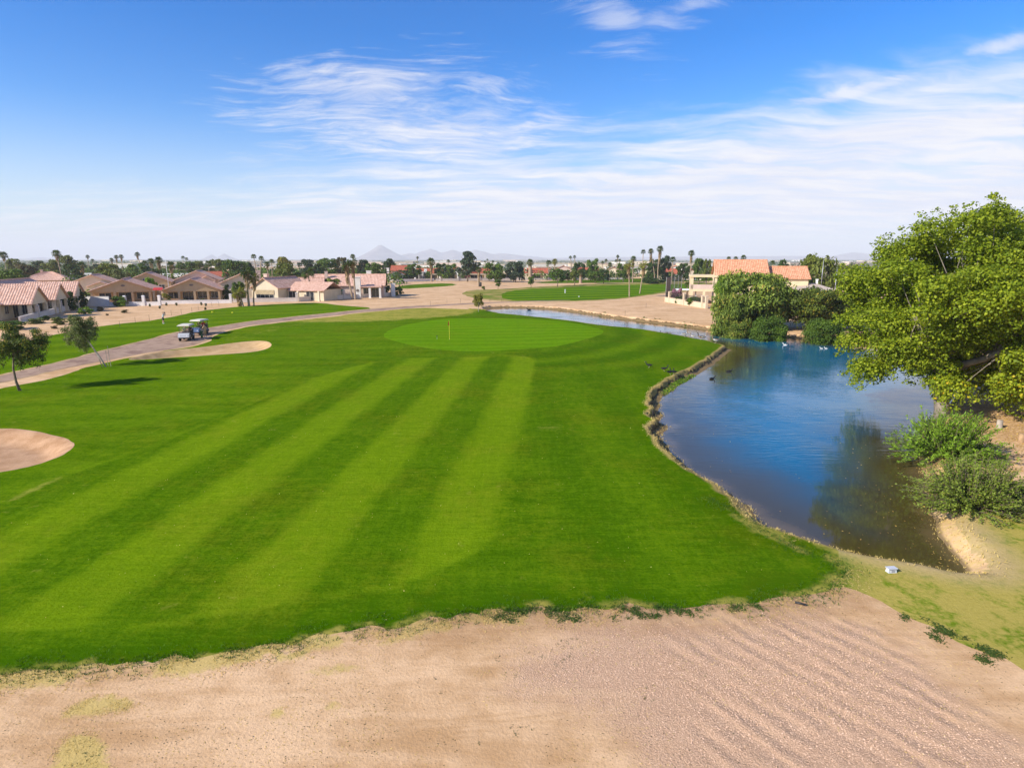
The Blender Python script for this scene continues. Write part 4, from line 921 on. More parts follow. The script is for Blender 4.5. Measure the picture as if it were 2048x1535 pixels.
# second row behind it
h = House('pink hip-roofed house showing only its roof above the long left house', 92, 579, math.radians(25)); h.wall(BEIGE, -6, 6, 0, 10, 2.9); h.hip(T_PINK, -6.2, 6.2, 0, 10, 2.9, 2.7); h.chimney(PINKW, -1.5, 5, 4.6, 6.0, .6)
h.window(-2, .9, 1.8, 1.2, 0)
h = House('pink-roofed house with small arched entry gable behind the round hedges', 188, 590, math.radians(24)); h.wall(CREAM, -6.0, 6.0, 0, 11, 2.9, 2.4); h.roof(T_PINK, -6.0, 6.0, 0, 11, 2.9, 2.4, 'y')
MB().prism([(-.6, -.3), (5.0, -.3), (5.0, 2.4), (2.2, 3.5), (-.6, 2.4)], -2.2, -.02, 'y').build('entry_wing', CREAM, h.t)
mb = MB()
for s_ in (-1, 1): slope(mb, (2.2, -2.7, 3.62), (2.2, 1.5, 3.62), (2.2 + s_ * 3.2, -2.7, 2.38), (2.2 + s_ * 3.2, 1.5, 2.38), .05)
mb.build('entry_roof', T_PINK, h.t)
MB().prism([(-.85 + 1.5, 0), (.85 + 1.5, 0), (.85 + 1.5, 1.5)] + [(1.5 + .85 * math.cos(a * math.pi / 8), 1.5 + .55 * math.sin(a * math.pi / 8)) for a in range(1, 8)] + [(-.85 + 1.5, 1.5)], -2.26, -2.21, 'y').build('arched_door', DOORM, h.t)
h.window(4.0, .8, .9, 1.3, -2.2); h.window(-3.6, .8, 1.8, 1.3, 0)
porch_house('gabled pink-roofed house with four tan columns behind the clipped green hedge', 250, 606, 26, 12.4, 14, 2.75, 2.35, TAN, T_PINK, (-5.9, -1.7, 1.6, 5.0))
h = House('pink-roofed house rising behind the gabled house with a palm at its corner', 300, 584, math.radians(24)); h.wall(TAN, -6.4, 5.6, 0, 12, 3.0, 2.6); h.roof(T_PINK, -6.4, 5.6, 0, 12, 3.0, 2.6, 'y'); h.window(3.2, .8, 1.5, 1.3, 0); h.window(-1, 3.4, .8, .5, 0)
porch_house('gabled house with pale rake tiles and screened patio right of the yellow shrub', 386, 604, 21, 11.6, 14, 2.75, 2.35, TAN, T_PINK, (-5.5, -2.6, .5, 3.2, 5.5))
h = House('taller pink-roofed house behind the screened patio house with a small dormer gable', 396, 580, math.radians(20)); h.wall(PINKW, -6.2, 6.2, 0, 13, 3.2, 2.7); h.roof(T_PINK, -6.2, 6.2, 0, 13, 3.2, 2.7, 'y')
MB().prism([(.6, 1.5), (5.2, 1.5), (5.2, 3.1), (2.9, 4.3), (.6, 3.1)], -1.6, -.02, 'y').build('dormer', PINKW, h.t)
mb = MB()
for s_ in (-1, 1): slope(mb, (2.9, -2.0, 4.42), (2.9, 1.2, 4.42), (2.9 + s_ * 2.7, -2.0, 3.0), (2.9 + s_ * 2.7, 1.2, 3.0), .05)
mb.build('dormer_roof', T_PINK, h.t); h.window(3.2, 2.1, 1.1, .8, -1.6)
h = House('small red-roofed house half hidden by trees behind the pink roofs', 427, 566, math.radians(15)); h.wall(BEIGE, -4.5, 4.5, 0, 8, 2.8, 1.6, 'x'); h.roof(T_RED, -4.5, 4.5, 0, 8, 2.8, 1.6, 'x'); h.window(-2, .9, 1.5, 1.2, 0)
h = House('cream house with a tall single gable left of the shaggy palms', 485, 598, math.radians(18)); h.wall(CREAM, -4.6, 4.4, 0, 11, 3.9, 2.0); h.roof(T_PINK, -4.6, 4.4, 0, 11, 3.9, 2.0, 'y'); h.window(-2.2, .8, 1.4, 1.3, 0); h.chimney(PINKW, 3.6, 5, 4.4, 6.6, 1.0)
h = House('cream gabled house with beige roller shade just right of the shaggy palms', 530, 602, math.radians(-14)); h.wall(CREAM, -3.3, 3.6, 0, 12, 3.1, 2.1); h.roof(T_PINK, -3.3, 3.6, 0, 12, 3.1, 2.1, 'y')
MB().box(-2.3, 2.6, -.12, -.03, 1.55, 2.55).build('roller_shade', plain('shade_cloth', (.42, .33, .2), .9), h.t); h.window(.15, .1, 4.6, 1.4, 0, bars=4)
MB().prism([(0, -.3), (9.5, -.3), (9.5, 2.5), (0, 2.5)], 3.5, 11.5, 'y').build('side_wing', CREAM, h.t).location = (3.62, 0, 0)
mb = MB(); slope(mb, (3.3, 7.5, 4.2), (13.5, 7.5, 4.2), (3.9, 3.0, 2.35), (13.5, 3.0, 2.35), .05); slope(mb, (3.3, 7.5, 4.2), (13.5, 7.5, 4.2), (3.3, 12, 2.35), (13.5, 12, 2.35), .05); mb.build('side_roof', T_PINK, h.t)
for x_ in (5.0, 9.6): h.window(x_, .2, 1.9, 1.9, 3.5, name='patio_door')
for x_ in (7.2, 12.6): h.column(CREAM, x_, 2.3, 2.3, .4)
h.chimney(PINKW, -2.0, 4, 4.2, 6.0, .9)
h = House('low pink-roofed house with white arch behind the single fan palm', 606, 598, math.radians(12)); h.wall(CREAM, -4.6, 4.4, 2, 10, 2.9, 1.9, 'x'); h.roof(T_PINK, -4.6, 4.4, 2, 10, 2.9, 1.9, 'x'); h.window(-3.2, .9, 1.6, 1.2, 2)
MB().prism([(1.2, -.3), (1.6, -.3), (1.6, 2.0), (2.6, 2.6), (3.6, 2.0), (3.6, -.3), (4.0, -.3), (4.0, 2.7), (2.6, 3.2), (1.2, 2.7)], .6, 1.0, 'y').build('arch', WHITEW, h.t); h.window(2.6, .05, 1.6, 2.0, 2, name='patio_door')
h = House('wide pink-roofed house with a white chimney block and glazed corner patio', 700, 596, math.radians(9)); h.wall(PINKW, -11, 8.2, 2.2, 13.5, 3.0, 2.5, 'x'); h.roof(T_PINK, -11, 8.2, 2.2, 13.5, 3.0, 2.5, 'x')
mb = MB(); slope(mb, (2.6, 2.4, 3.15), (7.8, 2.4, 3.15), (2.6, -.8, 2.75), (7.8, -.8, 2.75), .04); mb.build('patio_roof', T_PINK, h.t)
MB().box(1.2, 2.7, -.5, 1.2, -.3, 5.0).box(1.1, 2.8, -.6, 1.3, 5.0, 5.2).build('chimney', WHITEW, h.t); v = MB().lathe([(0, 0), (.34, 0), (.34, .06), (0, .07)], 14).build('wall_medallion', DARK_TRIM, h.t)
v.rotation_euler = (math.pi / 2, 0, 0); v.location = (1.95, -.505, 1.9)
for x_ in (4.9, 7.4): h.column(WHITEW, x_, -.4, 2.7, .5)
h.window(4.0, .2, 1.7, 2.1, 2.2, name='patio_door'); h.window(6.2, .2, 1.9, 2.1, 2.2, name='patio_door'); h.window(-3, 1.0, 2.4, 1.2, 2.2); h.window(-8, 1.0, 2.0, 1.2, 2.2)
h.chimney(WHITEW, 4.2, 9, 4.4, 6.4, 1.2); h.chimney(PINKW, -6.2, 6, 4.6, 6.3, .7); h.chimney(WHITEW, 10.4, 6, 0, 3.2, 1.0)
# two-storey house across the pond
h = House('two-storey yellow house with salmon tile roof and balcony behind the pond trees', 1411, 607, math.radians(-14), name='two_storey_house')
h.wall(YELW, 2.0, 12.2, 0, 11, 6.0, 3.2, 'x'); h.roof(T_SALMON, 2.0, 12.2, 0, 11, 6.0, 3.2, 'x', .5, .5, .07)
h.wall(YELW, 12.22, 20.5, 1.5, 10, 5.6, 2.2, 'x'); h.roof(T_SALMON, 12.7, 20.5, 1.5, 10, 5.6, 2.2, 'x', .5, .45, .07)
MB().box(-3.4, 2.0, -2.2, 6.0, 2.75, 3.25).build('balcony_floor', YELW, h.t); MB().box(-3.6, 2.2, -2.4, 6.2, 5.75, 6.15).build('balcony_roof', YELW, h.t)
for x_, y_ in ((-3.15, -1.95), (1.7, -1.95), (-3.15, 1.2), (-3.15, 4.4), (-.6, -1.95)):
    MB().box(x_ - .25, x_ + .25, y_ - .25, y_ + .25, -.3, 2.75).build('column', YELW, h.t)
    if x_ != -.6: MB().box(x_ - .25, x_ + .25, y_ - .25, y_ + .25, 3.25, 5.75).build('balcony_post', YELW, h.t)
MB().box(-3.4, 2.0, -2.2, -1.95, 3.25, 4.2).box(-3.4, -3.15, -1.95, 6.0, 3.25, 4.2).build('balcony_parapet', PINKW, h.t)
h.window(2.9, 3.4, .01 + 1.2, 2.0, 0, name='balcony_door'); h.window(2.9, .1, 1.2, 2.1, 0, name='patio_door'); h.window(2.5, 3.4, 2.2, 2.0, 2.0, side='x', name='balcony_door'); h.window(3.0, .1, 2.4, 2.1, 2.0, side='x', name='patio_door')
h.window(7, 3.4, 1.6, 1.3, 0); h.window(15, 3.2, 1.4, 1.2, 1.5)
# roofs to its right
h = House('house with grey shingle roof and pale wall behind the pond trees', 1570, 574, math.radians(-10)); h.wall(WHITEW, -3.5, 3.5, 0, 9, 3.2, 1.5, 'x'); h.roof(T_GREY, -3.5, 3.5, 0, 9, 3.2, 1.5, 'x', wave=0); h.window(0, 1, 1.5, 1.2, 0)
h = House('low house with broad tan hip roof between the pond trees and the lamp post', 1622, 612, math.radians(-20)); h.wall(BEIGE, -6, 6, 0, 10, 2.6); h.hip(T_TAN, -6, 6, 0, 10, 2.6, 1.9, .6, 0); h.window(-2, .9, 1.6, 1.2, 0); h.chimney(WHITEW, 1.2, 5, 4.2, 5.2, .4)
h = House('house with a red front slope and grey roof beside the cottonwood', 1697, 578, math.radians(-18)); h.wall(WHITEW, -5, 8, 0, 9, 2.8, 1.9, 'x'); h.roof(T_GREY, -5, 8, 0, 9, 2.8, 1.9, 'x', wave=0)
mb = MB(); slope(mb, (-5.4, 0.2, 3.6), (8.4, .2, 3.6), (-5.4, -2.6, 2.5), (8.4, -2.6, 2.5), .05); mb.build('porch_roof', T_RED, h.t); h.window(-2, .9, 1.8, 1.2, 0)
for x_ in (-4.8, 0, 5): h.column(WHITEW, x_, -2.2, 2.4, .3)
# --- the far row behind the second fairway
def row_house(label, px, py, w_, roofm, wallm, style, rz=0, hh=3.0):
    h = House(label, px, py, math.radians(rz), group='far row of course-side houses'); x0, x1 = -w_ / 2, w_ / 2
    if style == 'gable': h.wall(wallm, x0, x1, 0, 10, hh, w_ * .2, 'y'); h.roof(roofm, x0, x1, 0, 10, hh, w_ * .2, 'y', wave=0)
    elif style == 'long': h.wall(wallm, x0, x1, 1.5, 10, hh, 2.0, 'x'); h.roof(roofm, x0, x1, 1.5, 10, hh, 2.0, 'x', wave=0)
    else:
        MB().box(x0, x1, 1.5, 10, -.3, hh + .4).build('wall', wallm, h.t); MB().box(x0 - .15, x1 + .15, 1.35, 10.15, hh + .4, hh + .65).build('roof', wallm, h.t)
    if style in ('flat', 'long'):
        MB().box(x0 + .3, x1 - 1.5, -1.3, 1.48, 2.35, 2.6).build('patio_roof', wallm, h.t)
        for c in (x0 + .6, x1 - 1.9): h.column(wallm, c, -1.0, 2.35, .4)
        h.window((x0 + x1) / 2 - .6, .1, w_ * .5, 2.1, 1.5, name='patio_door', bars=3); return h
    h.window(-w_ * .2, .8, 1.6, 1.3, 0); h.window(w_ * .22, .1, 1.7, 2.1, 0, name='patio_door'); return h
a = row_house('white far house with red roof at the left end of the far row', 793, 562, 7.5, T_RED, WHITEW, 'gable', 10); a.chimney(WHITEW, -3.6, 2, 0, 5.6, 1.1)
a = row_house('far house whose bright red-orange roof rises above an ivy-covered wall', 802, 560, 9, T_RED, CREAM, 'long', 5, 4.4)
row_house('flat-roofed grey far house right of the ivy-covered wall', 829, 560, 8, T_GREY, GREYW, 'flat', 4)
a = row_house('red-roofed far house split by a white chimney, left of the broad palm', 858, 559, 12, T_RED, CREAM, 'long', 3); a.chimney(WHITEW, -1.6, 1, 0, 4.9, 1.3)
row_house('flat pale far house with wide dark patio under the palms', 900, 559, 11, T_GREY, WHITEW, 'flat', 2)
a = row_house('white far house with sloping red roof left of the magenta shrub', 916, 558, 10, T_RED, WHITEW, 'gable', 12, 3.4); a.chimney(WHITEW, -2.5, 4, 4, 6, .8)
row_house('cream far house behind the magenta shrub and shaggy palm', 955, 559, 11, T_RED, CREAM, 'long', 0)
row_house('pale far house glimpsed under the big dark tree pair', 1010, 558, 14, T_RED, CREAM, 'flat', 0)
a = row_house('cream far house with red roof and wide patio right of the stout skirted palm', 1072, 558, 11, T_RED, CREAM, 'long', -2); a.chimney(CREAM, -5, 3, 0, 5.6, .9)
a = row_house('far house with low orange roof left of the lawn tree', 1100, 557, 9, T_SALMON, CREAM, 'gable', -4)
a = row_house('two-level far house with pale walls and orange roofs behind the lawn tree', 1126, 556, 12, T_SALMON, PINKW, 'gable', -6, 3.8); a.chimney(WHITEW, 1, 4, 4.6, 6.8, .9)
row_house('dark-fronted far house with brick red roof behind the thin palms', 1176, 556, 10, T_RED, BEIGE, 'long', -6)
a = row_house('far house with striped orange shed roof beside the yellow palms', 1226, 556, 10, T_SALMON, CREAM, 'gable', -14, 3.4); a.chimney(WHITEW, -4.4, 3, 0, 5.4, 1.0)
row_house('cream flat far house between the tall skirted palms', 1306, 557, 12, T_GREY, YELW, 'flat', -10)
row_house('far house with dark red roof behind the net fence posts', 1337, 560, 10, T_RED, BEIGE, 'long', -12)
a = row_house('white gabled far house above the dark red roof', 1352, 551, 9, T_SALMON, WHITEW, 'gable', -10, 4)
row_house('red-roofed far house just left of the two-storey house', 1382, 560, 9, T_RED, BEIGE, 'gable', -16)
row_house('low white-roofed house among the trees behind the left gables', 333, 566, 14, T_GREY, WHITEW, 'flat', 10); row_house('white-roofed house glimpsed left of the tall left palm', 160, 562, 13, T_GREY, WHITEW, 'flat', 14, 2.6)
# --- low garden walls with pillars
WM = stucco('garden_wall', (.60, .54, .48)); WMW = stucco('garden_wall_white', (.72, .69, .66))
def low_wall(label, pa, pb, h_, pillars=(), m=WM, ph=1.9, th=.22, iron=0.0):
    A, B = P3(*pa), P3(*pb); d_ = (B - A); d_.z = 0; L = d_.length; t = thing('garden_wall', label, 'wall', A, math.atan2(d_.y, d_.x)); t['kind'] = 'thing'; dz_ = B.z - A.z
    MB().add([(0, -th / 2, -.4), (L, -th / 2, dz_ - .4), (L, th / 2, dz_ - .4), (0, th / 2, -.4), (0, -th / 2, h_), (L, -th / 2, dz_ + h_), (L, th / 2, dz_ + h_), (0, th / 2, h_)], [(0, 3, 2, 1), (4, 5, 6, 7), (0, 1, 5, 4), (1, 2, 6, 5), (2, 3, 7, 6), (3, 0, 4, 7)]).build('panel', m, t)
    MB().add([(0, -th / 2 - .04, h_ + .003), (L, -th / 2 - .04, dz_ + h_ + .003), (L, th / 2 + .04, dz_ + h_ + .003), (0, th / 2 + .04, h_ + .003), (0, -th / 2 - .04, h_ + .08), (L, -th / 2 - .04, dz_ + h_ + .08), (L, th / 2 + .04, dz_ + h_ + .08), (0, th / 2 + .04, h_ + .08)], [(0, 3, 2, 1), (4, 5, 6, 7), (0, 1, 5, 4), (1, 2, 6, 5), (2, 3, 7, 6), (3, 0, 4, 7)]).build('coping', m, t)
    for s in pillars:
        x_ = s * L; MB().box(x_ - .24, x_ + .24, -.25, .25, -.4, ph).taper(x_ - .3, x_ + .3, -.31, .31, ph, ph + .14, .12).build('pillar', m, t).location = (0, 0, dz_ * s)
    if iron:
        f = MB(); n_ = int(L / .16); f.box(0, L, -.02, .02, h_ + iron - .05, h_ + iron); f.box(0, L, -.02, .02, h_ + .16, h_ + .2)
        for k in range(n_): x_ = (k + .5) * L / n_; f.box(x_ - .012, x_ + .012, -.012, .012, h_ + .08, h_ + iron)
        f.build('iron_railing', IRON, t)
    return t
low_wall('low grey wall along the patios of the long left house', (40, 645), (160, 613), .8, (.25, .62), WM, 1.9)
low_wall('tall pale wall panel in shade right of the round dark hedges', (163, 612), (220, 612), 1.9, (), WMW)
low_wall('white low wall with three pillars before the first gabled house', (221, 612), (320, 611), .75, (.3, .68, 1), WMW, 2.0)
low_wall('long white low wall before the screened patio house', (323, 608), (462, 606), .7, (1,), WMW, 1.9)
low_wall('pale low wall running from the shaggy palms to the tall corner pillar', (466, 605), (594, 603), .85, (.05, 1), WM, 1.9)
low_wall('pale low wall behind the single fan palm', (598, 603), (642, 600), .95, (), WM)
low_wall('pale low wall with pillars before the wide pink-roofed house', (649, 600), (784, 592), .9, (.27, .65, .88, 1), WM, 2.0)
low_wall('white low wall in front of the left end of the far row', (792, 564), (868, 562), 1.1, (.5,), WMW, 1.6)
low_wall('pale low wall with short pillars along the middle of the far row', (872, 562), (1045, 560), 1.0, (.05, .25, .5, .72, .95), WM, 1.6)
low_wall('pale low wall along the right part of the far row', (1050, 560), (1250, 558.5), .8, (.2, .5), WM, 1.4)
low_wall('tan wall with pillars and iron railing below the two-storey house', (1330, 603), (1412, 617), 1.0, (.12, .5, .92, 1.0), stucco('tan_wall', (.58, .46, .32)), 2.3, .25, 1.2)

# ------------------------------------------------------------------ trees and palms, left to right
T, PL, BU = tree, palm, bush
G1 = 'trees behind the houses on the left'; G2 = 'trees of the far row'
PL('tall fan palm at the left edge of the skyline, left one of a pair', 3, 499, 17, D=330, skirt=10, group=G1); PL('tall fan palm at the left edge of the skyline, right one of a pair', 14, 502, 19, D=330, skirt=11, group=G1)
T('broad dark green tree at left edge above the long pink roof', 24, 538, 56, D=165, kind='mid', bottom=.15, group=G1)
T('tall mixed-green tree behind the pair of palms at left edge', 34, 517, 32, D=300, kind='olive', group=G1)
T('brownish dense tree left of the round dark tree', 56, 527, 32, D=230, kind='brown', group=G1)
T('round dark tree standing against the hazy plain at left', 80, 521, 26, D=330, kind='dark', group=G1)
T('olive tree just left of the tallest left palm', 108, 519, 34, D=280, kind='olive', shape='wide', group=G1)
PL('tallest fan palm on the left, above the pink roofs', 122, 498, 20, D=230, skirt=14, foot=127, group=G1)
T('clumpy tree touching the right side of the tallest left palm', 139, 510, 32, D=290, kind='olive', shape='euc', group=G1)
T('dark bushy tree below the clumpy tree, behind the white roof', 148, 528, 36, D=225, kind='dark', group=G1)
PL('stout palm with yellow dead fronds between the two thin palms and the clumpy tree', 168, 522, 20, D=240, skirt=22, group=G1)
PL('thin fan palm with small round head, left of two', 180, 509, 9, D=400, skirt=5, group=G1); PL('thin fan palm with small round head, right and lower of two', 189, 517, 9, D=380, group=G1)
T('dark conifer-like tree right of the thin palms', 198, 527, 24, D=260, kind='blue', group=G1)
T('large grey-green tree behind the arched entry house', 222, 526, 44, D=215, kind='olive', shape='wide', group=G1)
PL('small-headed fan palm, left one of three on the skyline', 227, 515, 10, D=380, skirt=8, group=G1); PL('small-headed fan palm, middle one of three on the skyline', 237, 509, 11, D=370, skirt=10, group=G1); PL('small-headed fan palm, right one of three on the skyline', 247, 508, 11, D=370, skirt=10, group=G1)
T('pale feathery tree between the arched entry house and the gabled house', 245, 538, 40, D=180, kind='pale', shape='weep', group=G1)
T('low green tree behind the first gabled roof', 275, 526, 34, D=250, kind='mid', group=G1)
PL('lone tall palm with thick head, highest of the palms left of the carts', 280, 503, 12, D=330, skirt=10, foot=284, group=G1)
PL('short dark palm left of the two skirted palms', 294, 520, 16, D=260, group=G1)
PL('skirted palm with tan trunk, left of two behind the gabled roofs', 307, 515, 17, D=250, skirt=24, group=G1); PL('skirted palm with tan trunk, taller right one of two behind the gabled roofs', 323, 512, 19, D=225, skirt=26, foot=327, group=G1)
T('dense dark round tree between the gabled houses', 304, 532, 38, D=215, kind='dark', group=G1)
PL('fat palm wrapped in dead fronds beside the flagpole', 347, 521, 22, D=215, skirt=34, thick=.3, group=G1)
PL('tiny distant palm, left of two above the trees', 369, 511, 9, D=450, group=G1); PL('tiny distant palm, right of two above the trees', 376, 514, 8, D=450, group=G1)
T('green tree left of the dark palm above the pink roofs', 376, 523, 40, D=280, kind='mid', group=G1)
T('olive tree behind the taller pink roof', 405, 522, 38, D=320, kind='olive', group=G1)
PL('dark palm above the small red roof', 421, 520, 17, D=230, group=G1)
T('yellowish tree right of the dark palm', 438, 518, 30, D=300, kind='olive', group=G1)
T('big green tree behind the cream single-gable house', 471, 519, 46, D=240, kind='mid', shape='wide', group=G1)
T('dark narrow tree left of the tall palm group', 497, 524, 26, D=260, kind='dark', group=G1)
PL('tallest of four palms behind the cream house', 512, 507, 13, D=230, foot=516, group=G1); PL('second of four palms behind the cream house', 527, 511, 13, D=225, foot=522, group=G1)
PL('lower palm with brown skirt among four behind the cream house', 538, 522, 14, D=220, skirt=12, group=G1); PL('rightmost of four palms behind the cream house', 547, 517, 13, D=230, foot=545, group=G1)
T('light yellow-green tree on the skyline right of the four palms', 569, 513, 30, D=290, kind='yellow', shape='euc', group=G1)
T('wide grey-green tree below the yellow-green one', 572, 526, 58, D=205, kind='olive', shape='wide', group=G1)
T('tall dark tree right of the wide grey-green one', 614, 518, 30, D=260, kind='blue', group=G1); T('dark low tree behind the low pink roof', 632, 527, 26, D=230, kind='dark', group=G1)
T('green tree left of the twin palms', 655, 516, 40, D=265, kind='mid', group=G1); T('brownish green tree touching the twin palms', 682, 514, 26, D=275, kind='brown', group=G1)
PL('small dark palm behind the twin palms', 708, 507, 13, D=270, skirt=4, group=G1)
T('dark tree just right of the twin palms', 726, 519, 28, D=265, kind='blue', group=G1); T('rounded green tree above the white chimney', 750, 525, 34, D=235, kind='mid', group=G1)
T('clumpy dark tree with pointed tops left of the ivy wall', 779, 517, 32, D=300, kind='dark', shape='euc', group=G2)
GP = 'palms by the near garden walls'
PL('single fan palm behind the low wall left of the arch', 620, 532, 30, b=598, fronds=True, group=GP)
PL('small fan palm in the garden right of the single fan palm', 650, 549, 24, b=592, fronds=True, group=GP)
PL('left of the twin tall palms with long brown skirt', 697, 516, 28, b=599, foot=706, skirt=38, fronds=True, group=GP, thick=.2)
PL('right of the twin tall palms, straighter trunk', 709, 513, 25, b=599, foot=711, skirt=30, fronds=True, group=GP, thick=.2)
PL('tall head of the shaggy palm clump by the wall', 499, 532, 30, b=612, foot=498, skirt=30, fronds=True, group=GP, thick=.22); PL('yellowing lower palm of the shaggy clump by the wall', 512, 543, 26, b=611, foot=507, skirt=26, yellow=True, fronds=True, group=GP)
PL('short bushy palm at the left foot of the shaggy clump', 480, 571, 32, b=613, foot=487, skirt=28, yellow=True, fronds=True, group=GP)
T('mesquite tree in the garden behind the green umbrella', 668, 556, 42, b=594, kind='olive', shape='wide', group=GP)
# shrubs by the near gardens
GB = 'garden shrubs by the left houses'
BU('dark round clipped hedge, larger one beside the pale wall', 137, 583, 36, b=620, kind='dark', group=GB); BU('dark round clipped hedge, taller one beside the pale wall', 165, 577, 21, b=614, kind='dark', group=GB)
BU('bright green hedge behind the pale wall', 186, 579, 22, D=137, kind='fresh', group=GB)
BU('clipped box hedge before the columns of the first gabled house', 240, 592, 26, b=612, kind='mid', group=GB); BU('bright round shrub in front of the clipped box hedge', 244, 600, 18, b=613, kind='fresh', group=GB)
BU('low bright green shrub on the desert strip left of the dark purple one', 171, 614, 24, b=628, kind='fresh', group=GB); BU('dark purple low shrub on the desert strip below the pale wall', 201, 613, 13, b=622, kind='brown', group=GB)
BU('small dry round bush alone on the desert strip', 250, 619, 12, b=626, kind='brown', group=GB); BU('tiny brown bush on the desert strip near the bright low shrub', 215, 627, 5, b=632, kind='brown', group=GB)
BU('brown dry bush beside the young leaning tree', 110, 651, 12, b=660, kind='brown', group=GB); BU('yellow-green upright bush behind the two young trees', 119, 634, 24, b=652, kind='olive', group=GB); BU('wide green shrub against the wall at the left edge', 20, 641, 60, b=662, kind='mid', group=GB); BU('grey-green bush against the low grey wall', 72, 636, 28, b=650, kind='pale', group=GB)
BU('dark low bush under the low grey wall', 90, 631, 18, b=642, kind='dark', group=GB)
BU('yellow shrub between the two gabled houses', 332, 586, 16, b=607, kind='yellow', group=GB); BU('green bush at the patio of the screened house', 368, 598, 9, b=605, kind='mid', group=GB); BU('second green bush at the patio of the screened house', 405, 597, 9, b=605, kind='mid', group=GB)
BU('dark green tree-like bush left of the cream gable', 453, 569, 14, b=600, kind='dark', group=GB); BU('round green bush against the cream gable', 480, 563, 26, b=604, kind='mid', group=GB); BU('green bush between the gabled roofs', 305, 555, 22, D=150, kind='fresh', group=GB)
BU('green bush under the roller shade house eave', 556, 583, 20, b=601, kind='mid', group=GB); BU('leafy bush behind the wall right of the wide house', 795, 574, 22, b=590, kind='mid', group=GB); BU('dark hedge at the right corner of the wide house', 768, 567, 24, b=591, kind='dark', group=GB); BU('dark hedge under the green umbrella', 672, 583, 24, b=596, kind='dark', group=GB)
for i, (x_, y_) in enumerate([(333, 611), (353, 611), (403, 610), (412, 612), (320, 617), (411, 620), (300, 613)]):
    BU('tiny desert plant along the foot of the white low wall', x_, y_ - 6, 4, b=y_, kind='dark', group='tiny desert plants by the wall', name='desert_plant')
# far row
PL('thin palm with small head left of the broad skirted palm', 836, 512, 7, D=420, skirt=4, group=G2); T('round green tree behind the flat grey far house', 827, 527, 30, D=275, kind='mid', group=G2)
T('ivy-covered block like a clipped hedge left end of far row', 803, 540, 28, b=562, kind='dark', bottom=.0, name='ivy_hedge', cat='hedge', group=G2)
PL('broad skirted palm behind the red roof with white chimney', 863, 514, 22, D=262, skirt=22, thick=.3, group=G2); PL('small far palm left of the eucalyptus', 897, 518, 9, D=430, group=G2)
T('round dark green tree right of the broad skirted palm', 883, 526, 26, D=280, kind='dark', group=G2); T('green tree at the left foot of the eucalyptus', 902, 527, 24, D=280, kind='mid', group=G2)
T('large dark eucalyptus with two-lobed top, tallest tree mid-picture', 935, 502, 44, D=262, kind='blue', shape='euc', bottom=.25, group=G2)
PL('young palm in front of the flat pale far house', 882, 539, 12, b=560, skirt=6, group=G2); PL('leaning palm under the eucalyptus', 938, 534, 16, b=561, group=G2); PL('low arching palm left of the magenta shrub', 928, 543, 18, b=561, group=G2)
BU('magenta bougainvillea in the far row', 935, 551, 12, b=561, kind='magenta', group=G2)
PL('palm with long brown skirt standing on the sand before the far row', 958, 532, 16, b=573, foot=957, skirt=30, thick=.3, group=G2)
PL('tiny palm on the skyline, left of three right of the eucalyptus', 970, 521, 5, D=460, group=G2); PL('tiny palm on the skyline, tallest of three right of the eucalyptus', 975, 517, 5, D=460, group=G2); PL('tiny palm on the skyline, right of three right of the eucalyptus', 986, 520, 7, D=460, group=G2)
T('big round green tree, left of the dark pair mid-picture', 990, 525, 42, D=255, kind='mid', bottom=.12, group=G2); T('bluish dark tree, right of the dark pair mid-picture', 1031, 522, 34, D=255, kind='blue', bottom=.1, group=G2)
PL('stout skirted palm right of the dark tree pair', 1060, 517, 18, D=245, skirt=14, thick=.75, group=G2)
T('small round tree on the sand, left of two by the dry grass', 996, 558, 12, b=578, kind='mid', bottom=.3, group=G2); T('small round tree with thin trunk, right of two by the dry grass', 1062, 552, 13, b=575, kind='mid', bottom=.3, group=G2)
BU('little bush on the dry grass edge', 967, 572, 7, b=579, kind='olive', group=G2)
PL('dark palm head behind the orange far roof', 1097, 519, 14, D=290, group=G2); PL('yellow-green palm head behind the two-level far house', 1109, 516, 15, D=280, yellow=True, skirt=8, group=G2)
T('round tree with clear trunk on the far lawn', 1115, 537, 30, b=573, kind='mid', bottom=.3, group=G2); T('dark tree behind the round lawn tree', 1134, 540, 20, b=566, kind='dark', group=G2); T('olive tree right of the round lawn tree', 1149, 540, 18, b=570, kind='olive', bottom=.3, group=G2)
PL('thin leaning palm, left of two above the far row', 1140, 511, 8, D=270, foot=1146, group=G2); PL('thin leaning palm, right of two above the far row', 1148, 510, 8, D=270, foot=1151, group=G2)
T('dark bushy tree at the foot of the thin palms', 1158, 525, 30, D=262, kind='dark', group=G2); PL('short fat palm with grey trunk on the far lawn', 1161, 538, 18, b=566, skirt=10, thick=.55, group=G2)
T('broad green tree right of the short fat palm', 1184, 517, 26, D=275, kind='mid', group=G2); T('spreading tree on the far lawn edge, left of two', 1190, 542, 30, b=567, kind='mid', bottom=.25, group=G2); T('spreading darker tree on the far lawn edge, right of two', 1207, 538, 24, b=567, kind='dark', bottom=.25, group=G2)
PL('dark small palm above the spreading trees, left', 1204, 521, 8, D=300, group=G2); PL('dark small palm above the spreading trees, right', 1211, 517, 8, D=320, group=G2); PL('palm beside the striped orange roof', 1219, 524, 12, D=270, skirt=6, group=G2)
PL('pointed double-headed palm above the striped roof', 1234, 509, 8, D=300, skirt=8, group=G2); PL('palm just left below the double-headed one', 1231, 518, 8, D=290, group=G2); PL('palm just right below the double-headed one', 1238, 517, 8, D=290, group=G2)
T('dense tree behind the yellow palms', 1246, 526, 26, D=258, kind='mid', group=G2)
